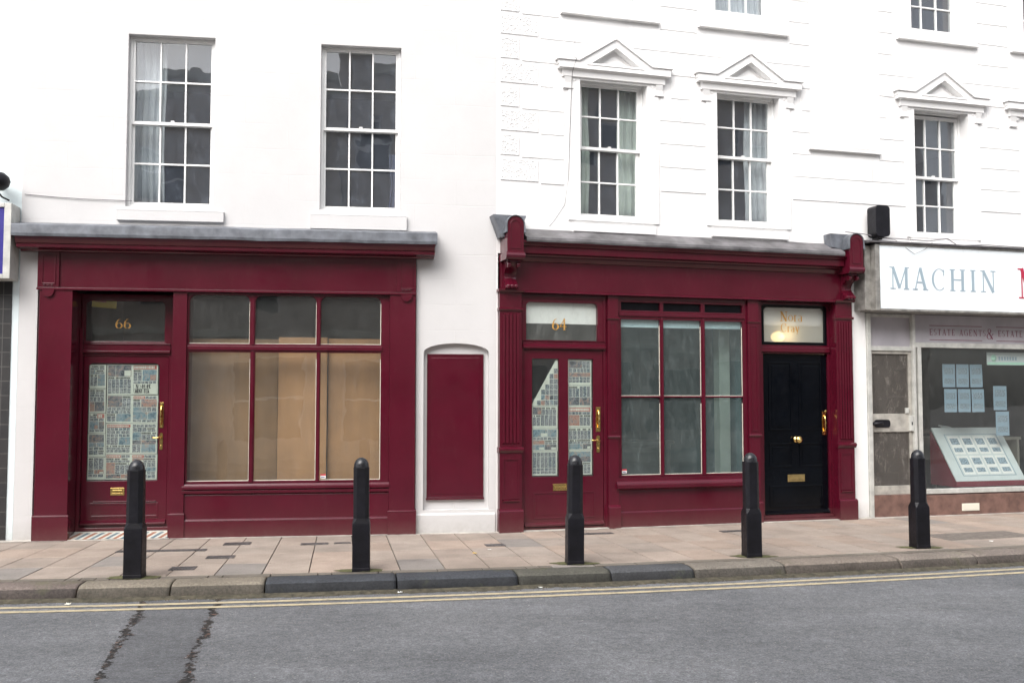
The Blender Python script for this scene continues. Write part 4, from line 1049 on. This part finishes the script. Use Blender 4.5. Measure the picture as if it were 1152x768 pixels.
o=at_frame(m.build('banner',[M['sheet'],M['green'],M['greyletter']],None),OB,RB,7.27,.10,2.06); tag(o,'small mint and white banner at the top of the agency window','banner')
# leaning display
DS=at_frame(empty('display_stand',(0,0,0)),OB,RB,0,0,0); tag(DS,'sloping white property display with a crimson base behind the agency window','display stand')
bx0,bx1=6.42,7.55; yb0,yt=.14,.62; zb0,zt_=.42,1.12
def onb(u,v,o=0):  # point on the sloping board
    dy,dz=yt-yb0,zt_-zb0; l=math.hypot(dy,dz)
    return (bx0+(bx1-bx0)*u, yb0+dy*v-dz/l*o, zb0+dz*v+dy/l*o)
def slab(m,u0,u1,v0,v1,o0,o1,mi):
    P=[onb(u0,v0,o0),onb(u1,v0,o0),onb(u1,v1,o0),onb(u0,v1,o0),onb(u0,v0,o1),onb(u1,v0,o1),onb(u1,v1,o1),onb(u0,v1,o1)]
    m.mesh(P,[(0,3,2,1),(4,5,6,7),(0,1,5,4),(1,2,6,5),(2,3,7,6),(3,0,4,7)],mi)
m=MB(); slab(m,0,1,0,1,-.02,.0,0); m.build('board',M['sheet'],DS,.003)
m=MB(); m.prof(bx0,bx1,[(yb0-.0,zb0-.012),(yb0-.0,.345),(yt+.03,.345),(yt+.03,zt_-.06)]) ; m.build('base',M['redbase'],DS,.003)
for r in range(2):
    for c in range(4):
        m=MB(); u0=.16+c*.185; v0=.12+(1-r)*.37; slab(m,u0,u0+.16,v0,v0+.34,.001,.003,0); slab(m,u0+.02,u0+.14,v0+.18,v0+.30,.0035,.004,1); slab(m,u0+.02,u0+.14,v0+.04,v0+.12,.0035,.004,1)
        m.build('poster',[M['litterw'],M['cardtext']],DS)
m=MB(); slab(m,.13,.90,.09,.10,.001,.004,0); slab(m,.13,.90,.86,.87,.001,.004,0); slab(m,.13,.14,.10,.86,.001,.004,0); slab(m,.89,.90,.10,.86,.001,.004,0); m.build('poster_frame',M['greyletter'],DS)
m=MB()
for k in range(5): m.box(-.12,.12,-.08,.08,k*.004,k*.004+.003)
o=at_frame(m.build('paper_stack',M['sheet'],None),OB,RB,6.78,.72,1.10); o.rotation_euler=(.35,.1,RB+.3); tag(o,'loose sheets of paper lying on top of the sloping property display','papers')
# shelf behind it that holds the papers and a desk deeper in
m=MB(); m.box(-.7,.7,-.2,.25,-.04,0); m.box(-.68,-.62,-.15,.2,-.86,-.041); m.box(.62,.68,-.15,.2,-.86,-.041); o=at_frame(m.build('table',M['floor'],None,.004),OB,RB,6.9,.88,1.08); tag(o,'dark table inside the agency behind the sloping display','table')
m=MB(); m.box(-.8,.8,-.35,.35,.70,.74); m.box(-.78,-.74,-.33,.33,0,.699); m.box(.74,.78,-.33,.33,0,.699); m.box(-.74,.74,.28,.30,.2,.699)
o=at_frame(m.build('desk',M['cream'],None,.004),OB,RB,8.0,1.9,.2); tag(o,'pale desk deep inside the agency at the right picture edge','desk')

# ================================================================== left neighbour
NL=empty('corner_shop_building',(OA[0],OA[1],0),RA); tag(NL,'pale blue white building cut by the left picture edge with black tiled ground floor','building')
m=MB(); m.plate([(-6,3.35),(-.004,3.35),(-.004,9.1),(-6,9.1)],[rect(-2.6,-1.6,4.0,5.8)],.015,.3); m.build('wall',M['wallL'],NL)
m=MB(); m.box(-6,-.075,.0,.3,-.15,3.349); m.build('tiled_wall',M['darktile'],NL)
m=MB(); m.box(-.074,-.005,.01,.3,-.15,3.349); m.build('pier',M['wallL'],NL)
m=MB(); m.box(-6,-.01,.3,7.5,8.95,9.1); m.build('roof',M['slate'],NL)
sash_window(NL,-2.6,-1.6,4.0,5.8,.13)
m=MB(); m.box(-5.8,-.2,.32,.4,3.5,6.5); m.build('room',M['room'],NL)
SL=at_frame(empty('shop_sign',(0,0,0)),OA,RA); tag(SL,'deep blue projecting fascia sign cut by the left picture edge','sign')
m=MB(); m.box(-3.2,-.086,-.26,-.0,2.83,3.54); m.build('sign_panel',M['bluesign'],SL,.004)
m=MB(); m.box(-.084,-.012,-.28,-.001,2.78,3.585); m.box(-3.2,-.085,-.28,-.001,2.78,2.829); m.box(-3.2,-.085,-.28,-.001,3.541,3.585); m.build('sign_frame',M['aluw'],SL,.004)
m=MB(); m.lathe(0,0,0,[(.0,-.10),(.07,-.09),(.115,-.05),(.13,0),(.115,.05),(.07,.09),(0,.10)],'z',24); m.tube([(0,.0,0),(0,.12,-.02),(0,.2,-.02)],.018,8); m.tube([(.0,0,-.1),(.04,.03,-.16),(.10,.08,-.19)],.01,8)
o=at_frame(m.build('alarm_bell',M['iron'],None),OA,RA,-.19,-.2,3.83); tag(o,'round dark fitting above the blue sign at the left picture edge','alarm')

# ================================================================== street
def Yb(x):
    f=lambda q:9.13+.2*q+.011*q*q
    if x>7: return f(7)+(.2+.022*7)*(x-7)
    if x<-6: return f(-6)+(.2-.022*6)*(x+6)
    return f(x)
def kp(x,off):
    """point on the kerb back line at x, moved off metres towards the street"""
    d=(Yb(x+.01)-Yb(x-.01))/.02; l=math.hypot(1,d)
    return (x+d/l*off,Yb(x)-off/l)
# station table by arc length
st=[(-16.0,0.0)]; x=-16.0; s_=0.0
while x<18:
    d=(Yb(x+.01)-Yb(x-.01))/.02; x+=.02; s_+=.02*math.hypot(1,d); st.append((x,s_))
def xs_at(s):
    i=min(len(st)-1,max(0,int(len(st)*s/st[-1][1])))
    while i>0 and st[i][1]>s: i-=1
    while i<len(st)-2 and st[i+1][1]<s: i+=1
    return st[i][0]+(s-st[i][1])/(st[i+1][1]-st[i][1])*(st[i+1][0]-st[i][0])
R=random.Random(5)
# joint under the pavement
m=MB(); N=80
vs=[];fs=[]
for i in range(N+1):
    x=-14+30*i/N; a=kp(x,0.005); b=kp(x,-4.2); vs+=[(a[0],a[1],-.012),(b[0],b[1],-.012)]
fs=[(2*i,2*i+2,2*i+3,2*i+1) for i in range(N)]
m.mesh(vs,fs); struct(m.build('pavement_bed',simple('dark_joint_sand',(.055,.047,.040),.95,0,.3,20),None))
m=MB(); cols=[]
rows=[(.008,.125)]+[(.130+.60*k,.130+.60*k+.591) for k in range(6)]
total=st[-1][1]
for ri,(o0,o1) in enumerate(rows):
    s=1.5
    while s<total-1:
        w=.40 if ri else (.40 if R.random()<.6 else .12)
        xa,xb=xs_at(s+.0045),xs_at(s+w-.0045)
        if abs(xa)<12:
            g=.003
            dz=[R.uniform(-.002,.002) for _ in range(4)]
            P=[kp(xa,-o0),kp(xb,-o0),kp(xb,-o1),kp(xa,-o1)]
            cx=sum(p[0] for p in P)/4; cy=sum(p[1] for p in P)/4
            def inn(p,t): return (p[0]+(cx-p[0])*t,p[1]+(cy-p[1])*t)
            top=[(*inn(p,.008),dz[i]) for i,p in enumerate(P)]; bot=[(*p,-.011) for p in P]; mid=[(*p,dz[i]-.003) for i,p in enumerate(P)]
            m.mesh(top+mid+bot,[(0,1,2,3),(4,5,1,0),(5,6,2,1),(6,7,3,2),(7,4,0,3),(8,9,5,4),(9,10,6,5),(10,11,7,6),(11,8,4,7)])
            b=R.uniform(.92,1.07); base=R.choice([(.335,.275,.232),(.34,.283,.24),(.325,.275,.236),(.35,.278,.229)])
            if ri==0: base=(.17,.15,.125)
            if R.random()<.03: base=(.26,.235,.215)
            c=tuple(q*b for q in base)
            cols+= [c]*9
        s+=w
o=m.build('pavement',M['slab'],None); set_tone(o,cols); struct(o)
# kerb stones, one structure, each stone with its own tone and worn edge
J=[-13.0,-12.1,-11.2,-10.3,-9.4,-8.5,-7.6,-6.6,-5.6,-4.55,-3.55,-2.83,-2.09,-1.02,.0,.82,1.58,2.45,3.62,4.45,5.5,6.6,7.7,8.8,9.9,11.0,12.1,13.2]
tone={-4.55:(.155,.125,.11),-3.55:(.19,.165,.13),-2.83:(.19,.165,.13),-2.09:(.046,.050,.058),-1.02:(.046,.050,.058),.0:(.085,.082,.068),.82:(.068,.070,.075),1.58:(.18,.16,.135),2.45:(.185,.155,.13),3.62:(.20,.17,.145),4.45:(.18,.15,.13)}
m=MB(); cols=[]
for j in range(len(J)-1):
    a,b=J[j]+.006,J[j+1]-.006; n=max(4,int((b-a)/.03)); sh=R.uniform(-.006,.006)
    base=tone.get(J[j],(.17,.15,.13)); prof=[(0,-.13),(0,-.001),(.03,.001),(.16,.0),(.225,-.006),(.258,-.022),(.280,-.048),(.295,-.078),(.306,-.13)]
    vs=[]
    for i in range(n+1):
        x=a+(b-a)*i/n; e=min(i,n-i); rnd=.006 if e==0 else 0
        for k,(of,z) in enumerate(prof):
            nn=noise.noise(Vector((x*6,of*20,z*20)))*.008 + noise.noise(Vector((x*24,of*40+z*60,j)))*.012
            of2=of+(nn+sh-rnd if k>=3 else 0); z2=z+(nn*.4-rnd*.7 if 1<=k<7 else 0)
            p=kp(x,of2); vs.append((p[0],p[1],z2))
    q=len(prof)
    fs=[(i*q+k,(i+1)*q+k,(i+1)*q+k+1,i*q+k+1) for i in range(n) for k in range(q-1)]
    fs.append(tuple(range(q))); fs.append(tuple(n*q+k for k in range(q-1,-1,-1)))
    m.mesh(vs,fs,0,True); cols+=[tuple(c*1.12 for c in base)]*len(fs)
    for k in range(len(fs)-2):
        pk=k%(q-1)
        if pk>=5: cols[len(cols)-len(fs)+k]=tuple(c*.42 for c in base)   # lower front face toned darker than the top
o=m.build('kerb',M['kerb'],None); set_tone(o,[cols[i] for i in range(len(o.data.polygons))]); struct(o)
o.data.polygons.foreach_set('use_smooth',[len(p.vertices)==4 for p in o.data.polygons])
# road
m=MB(); NX=70; vs=[]
offs=[.26,.6,1.6,3,5,7,8.6]
for i in range(NX+1):
    x=-60+120*i/NX
    for of in offs:
        p=kp(x,of); vs.append((p[0],p[1],-.11+.02*math.sin(min(1,of/8.6)*PI)*0))
q=len(offs); fs=[(i*q+k+1,(i+1)*q+k+1,(i+1)*q+k,i*q+k) for i in range(NX) for k in range(q-1)]
m.mesh(vs,fs); struct(m.build('road',M['asphalt'],None))
# grit in the gutter (uncountable)
m=MB()
for _ in range(2600):
    x=R.uniform(-6,7); of=.31+abs(R.gauss(0,.06)); p=kp(x,of); r=R.uniform(.002,.006); a=R.random()*6
    v=[(p[0]+r*math.cos(a+t),p[1]+r*math.sin(a+t),-.108) for t in (0,2.1,4.2)]; m.mesh(v+[(p[0],p[1],-.108+r)],[(0,1,3),(1,2,3),(2,0,3)],R.choice([0,0,1,2]))
o=m.build('gutter_grit',[simple('brown_grit',(.10,.075,.055),.9,0,.3,30),simple('pale_grit',(.33,.30,.26),.9,0,.2,30),simple('dry_leaf_crumbs',(.16,.10,.04),.9,0,.2,30)],None); o['kind']='stuff'; o['label']='fine grit and leaf crumbs along the gutter'
# mossy dirt packed along the foot of the kerb
m=MB(); vs=[]; n=700
for i in range(n+1):
    x=-7+15*i/n; w_=.075+.05*noise.noise(Vector((x*2,0,9)))+.03*noise.noise(Vector((x*14,1,9)))
    a=kp(x,.296); b=kp(x,.312+max(.01,w_)); vs+=[(a[0],a[1],-.088),(b[0],b[1],-.1085)]
m.mesh(vs,[(2*i,2*i+1,2*i+3,2*i+2) for i in range(n)]); o=m.build('gutter_dirt',simple('gutter_moss_dirt',(.065,.057,.038),.95,0,.6,18,.8,60),None); o['kind']='stuff'; o['label']='mossy brown dirt packed along the foot of the kerb'
# double yellow lines
for oo in (.545,.715):
    m=MB(); vs=[]; n=400
    for i in range(n+1):
        x=-12+26*i/n; wb=.004*noise.noise(Vector((x*3,oo,0)))
        a=kp(x,oo-.036+wb); b=kp(x,oo+.036+wb); vs+=[(a[0],a[1],-.106),(b[0],b[1],-.106)]
    fs=[(2*i,2*i+1,2*i+3,2*i+2) for i in range(n)]
    m.mesh(vs,fs); struct(m.build('yellow_line',M['paint'],None))
# far pavement and general ground
m=MB(); vs=[]
for i in range(NX+1):
    x=-60+120*i/NX; a=kp(x,8.6); b=kp(x,11.9); vs+=[(a[0],a[1],-.13),(a[0],a[1],.0),(b[0],b[1],.0)]
fs=[(i*3+k,(i*3+k+1),(i+1)*3+k+1,(i+1)*3+k) for i in range(NX) for k in range(2)]
m.mesh(vs,fs); struct(m.build('far_pavement',simple('far_paving',(.24,.22,.20),.9,0,.15,3),None))
m=MB(); m.face([(-300,-300,-.14),(300,-300,-.14),(300,300,-.14),(-300,300,-.14)]); struct(m.build('ground',M['ground'],None))
# cement fillet where slabs meet the fronts
for F,RZ,xa,xb,lb in ((OA,RA,-2,5.2,0),(OB,RB,0,9,1)):
    m=MB(); n=120; vs=[]
    for i in range(n+1):
        x=xa+(xb-xa)*i/n; w=.10+.035*noise.noise(Vector((x*4,lb,2)))+.01*noise.noise(Vector((x*15,lb,2)))
        vs+=[(x,.0,.010),(x,-w,.0035)]
    m.mesh(vs,[(2*i+1,2*i+3,2*i+2,2*i) for i in range(n)]); struct(at_frame(m.build('pavement_fillet',M['mortar'],None),F,RZ))

# bollards
def make_bollard():
    root=empty('bollard',(0,0,0)); m=MB()
    a=.080; 
    def ring(h,c,z,rx=0):
        q=[(h-c,-h),(h,-h+c),(h,h-c),(h-c,h),(-h+c,h),(-h,h-c),(-h,-h+c),(-h+c,-h)]
        return [(x,y,z) for x,y in q]
    secs=[(.078,.004,-.05),(.078,.005,.03),(.0765,.006,.035),(.0765,.006,.405),(.076,.008,.42),(.0685,.030,.465),(.068,.032,.893),(.069,.033,.895),(.069,.033,.908)]
    vs=[];
    for h,c,z in secs: vs+=ring(h,c,z)
    n=8; fs=[(i*n+k,i*n+(k+1)%n,(i+1)*n+(k+1)%n,(i+1)*n+k) for i in range(len(secs)-1) for k in range(n)]
    fs.append(tuple((len(secs)-1)*n+k for k in range(n)))
    m.mesh(vs,fs); m.build('post',M['iron'],root,.004)
    c=MB(); c.lathe(0,0,.905,[(.066,0),(.067,.006),(.066,.010)]+[(.066*math.cos(t),.010+.080*math.sin(t)) for t in [PI/2*k/9 for k in range(1,10)]],'z',24); c.build('cap',simple('highlit_black_iron',(.014,.015,.019),.28,0,.4,12,.2,40,0,.5),root)  # cap paler than the post: dome highlight put into its colour
    return root
BO=[(-3.20,8.69,'black iron bollard in front of the 66 door'),(-1.33,9.04,'black iron bollard in front of the right pane of the 66 shop window'),(.575,9.43,'black iron bollard in front of the papered 64 door'),(2.31,9.86,'black iron bollard just left of the black panelled door'),(4.16,10.44,'black iron bollard in front of the estate agency at right')]
proto=make_bollard()
def copy_tree(o,parent=None):
    c=o.copy(); C.objects.link(c); c.parent=parent
    for ch in list(o.children): copy_tree(ch,c)
    return c
bols=[proto]+[copy_tree(proto) for _ in range(4)]
for (x,y,l),o in zip(BO,bols):
    d=(Yb(x+.01)-Yb(x-.01))/.02
    o.location=(x,y,0); o.rotation_euler=(R.uniform(-.008,.008),R.uniform(-.012,.012),math.atan(d)*.6); tag(o,l,'bollard','black bollards along the kerb')
# moss and dirt round the bollard feet
for (x,y,l) in BO:
    m=MB(); n=22; ring=[]
    for k in range(n):
        t=2*PI*k/n; r=.15+.05*noise.noise(Vector((x+math.cos(t)*2,y+math.sin(t)*2,1))); ring.append((r*1.5*math.cos(t),r*.62*math.sin(t),.0045))
    m.face(ring); o=m.build('moss',simple('moss_dirt',(.095,.095,.04),.95,0,.5,30,.6,60),None); o.location=(x,y,0); o['kind']='stuff'; o['label']='moss and dirt at a bollard foot'

# covers in the pavement
def cover(x0,x1,off0,off1,label,name='access_cover',mat='coverm',z=.006,slots=0,lab='cover'):
    m=MB(); e=empty(name,(0,0,0)); xc=(x0+x1)/2; oc=(off0+off1)/2; p=kp(xc,-oc); d=(Yb(xc+.01)-Yb(xc-.01))/.02
    e.location=(p[0],p[1],0); e.rotation_euler=(0,0,math.atan(d)); w=(x1-x0)/2*math.hypot(1,d); h=(off1-off0)/2
    def flat(m,a,b,c,dd,z0,z1,mi=0): m.box(a,b,c,dd,z0,z1,mi)
    f=MB(); 
    for a,b,c,dd in ((-w,w,-h,-h+.012),(-w,w,h-.012,h),(-w,-w+.012,-h+.012,h-.012),(w-.012,w,-h+.012,h-.012)): flat(f,a,b,c,dd,-.01,z)
    f.build('cover_frame',M[mat],e); l=MB(); flat(l,-w+.014,w-.014,-h+.014,h-.014,-.01,z-.001)
    n=max(2,int(2*w/.03))
    for k in range(n): flat(l,-w+.02+k*(2*w-.04)/n,-w+.02+k*(2*w-.04)/n+.012,-h+.02,h-.02,z-.0008,z+.0015)
    l.build('lid',M[mat],e); tag(e,label,lab,'iron covers in the pavement'); return e
cover(-3.72,-2.86,1.58,1.70,'long narrow iron channel cover in the pavement below the 66 shop window')
cover(-2.98,-2.76,.42,.60,'small dark square cover nearest the kerb right of the 66 door bollard')
cover(-2.76,-2.50,1.05,1.22,'small cover with a white mark just right of the long channel cover')
cover(-2.72,-2.45,1.95,2.14,'irregular grey cement and iron patch against the 66 stall riser','patch_cover')
cover(-1.90,-1.62,1.85,1.98,'small faint grey cover left of the second bollard by the shopfront')
cover(-1.55,-1.38,1.88,1.98,'smallest grey cover close behind the second bollard')
cover(.02,.22,1.42,1.56,'small dark cover in the pavement left of the papered 64 door bollard')
cover(1.25,1.62,2.08,2.19,'narrow grey cover beneath the 64 shop window')
cover(2.9,3.3,1.90,2.02,'thin grey cover in front of the black door')
cover(4.9,6.0,.62,1.10,'large grey flush cover in the pavement before the agency window','access_cover','conc',.003)
# litter
for k,(x,of,mt,lb,z) in enumerate(((-.18,-.95,'littery','yellow wrapper scrap on the pavement before the niche',.004),(-.0,-1.15,'litterw','white paper scrap on the pavement before the niche',.004),(-1.0,.36,'litterw','white paper scrap in the gutter below the second bollard',-.106),(.17,.36,'litterw','white crumpled scrap in the gutter near the third bollard',-.106),(5.2,-.4,'litterw','white paper scrap on the pavement at far right',.006),(-3.55,.50,'cream','pale pebble like scrap beside the yellow lines',-.1))):
    m=MB(); N=5; vs=[]; rr=R.uniform(.014,.024)
    for j in range(N+1):
        for i in range(N+1): vs.append(((i/N-.5)*2*rr,(j/N-.5)*1.6*rr,.014*abs(noise.noise(Vector((i*.9+k*3,j*.9,k))))+.001+.006*abs(i/N-.5)))
    m.mesh(vs,[(j*(N+1)+i,j*(N+1)+i+1,(j+1)*(N+1)+i+1,(j+1)*(N+1)+i) for j in range(N) for i in range(N)],0,False)
    o=m.build('litter',M[mt],None); p=kp(x,of); o.location=(p[0],p[1],z); o.rotation_euler=(0,0,R.random()*6); tag(o,lb,'litter')

# ================================================================== opposite side of the street (seen in the glass)
def opposite(x0,x1,h,mat,label,floors=3,yy=-3.2):
    e=empty('opposite_building',((x0+x1)/2,yy+.1*x0,0),math.atan(.16)); w=(x1-x0)/2; tag(e,label,'building','buildings across the street')
    holes=[]; n=max(2,int(w*2/2.2)); bw=2*w/n
    for f in range(1,floors):
        for k in range(n):
            xc=-w+bw*(k+.5); zb=.9+f*(h-1)/floors; holes.append(rect(xc-.45,xc+.45,zb,zb+1.5))
    shop=[rect(-w+bw*(k+.5)-.9,-w+bw*(k+.5)+.9,.5,2.6) for k in range(n)]
    m=MB(); m.plate(rect(-w,w,-.1,h),holes+shop,-.3,0); m.build('wall',M[mat],e)
    m=MB(); m.prof(-w,w,[(.001,h-.35),(.15,h-.3),(.22,h-.1),(.001,h-.1)]); m.prof(-w,w,[(.001,3.0),(.12,3.02),(.12,3.18),(.001,3.2)]); m.build('cornice',M['cream'],e)
    m=MB(); m.box(-w,w,-6,-.35,-.1,h-.2); m.build('roof',M['slate'],e)
    for q in holes+shop:
        (a,c),(b,_),(_,d),_=q
        m=MB(); m.box(a,b,-.2,-.17,c,d,1); m.box(a-.0,a+.06,-.165,-.12,c,d,0); m.box(b-.06,b,-.165,-.12,c,d,0); m.box(a+.06,b-.06,-.165,-.12,(c+d)/2-.03,(c+d)/2+.03,0); m.box(a+.06,b-.06,-.165,-.12,d-.06,d,0); m.build('window',[M['trim'],M['darkglass']],e)
opposite(-26,-15,7.6,'stone2','low brown rendered building across the street, mirrored in the left windows',2)
opposite(-15,-6.5,9.4,'stone1','tall buff brick building across the street, mirrored in the upper windows')
opposite(-6.5,-.6,9.8,'stone2','brown rendered building across the street opposite the 66 shop')
opposite(-.6,7,10.9,'stone1','buff brick building across the street opposite the estate agency')
opposite(7,26,13.0,'stone2','tall brown building across the street at the far right',3)

# ================================================================== camera, light
cam=bpy.data.cameras.new('camera'); co=bpy.data.objects.new('camera',cam); C.objects.link(co)
co.location=(0,0,1.5); co.rotation_euler=(PI/2+math.atan(66/1140),0,0); cam.sensor_width=36; cam.lens=1140/1152*36; cam.clip_end=1500; cam.clip_start=.05
bpy.context.scene.camera=co
EL,AZ=math.radians(46),math.radians(205)   # overcast sky brightest high behind the camera, a little to the left
w=bpy.data.worlds.new('World'); bpy.context.scene.world=w; w.use_nodes=True; t=w.node_tree; bg=t.nodes['Background']
sky=t.nodes.new('ShaderNodeTexSky'); sky.sky_type='NISHITA'; sky.sun_disc=False; sky.sun_elevation=EL; sky.sun_rotation=AZ; sky.dust_density=4; sky.air_density=1.0; sky.ozone_density=1.0
hs=t.nodes.new('ShaderNodeHueSaturation'); hs.inputs['Saturation'].default_value=.30; t.links.new(sky.outputs[0],hs.inputs['Color']); t.links.new(hs.outputs[0],bg.inputs['Color']); bg.inputs['Strength'].default_value=.15
sl=bpy.data.lights.new('sun','SUN'); sl.energy=1.3; sl.angle=math.radians(60); sl.color=(1,.97,.94)
so=bpy.data.objects.new('sun',sl); C.objects.link(so)
d=Vector((math.sin(AZ)*math.cos(EL),math.cos(AZ)*math.cos(EL),math.sin(EL)))
so.rotation_euler=d.to_track_quat('Z','Y').to_euler(); so.location=(0,-2,30)
sc=bpy.context.scene; sc.view_settings.view_transform='Standard'; sc.view_settings.look='None'; sc.view_settings.exposure=1.02; sc.view_settings.gamma=1
sc.render.resolution_x=1024; sc.render.resolution_y=682
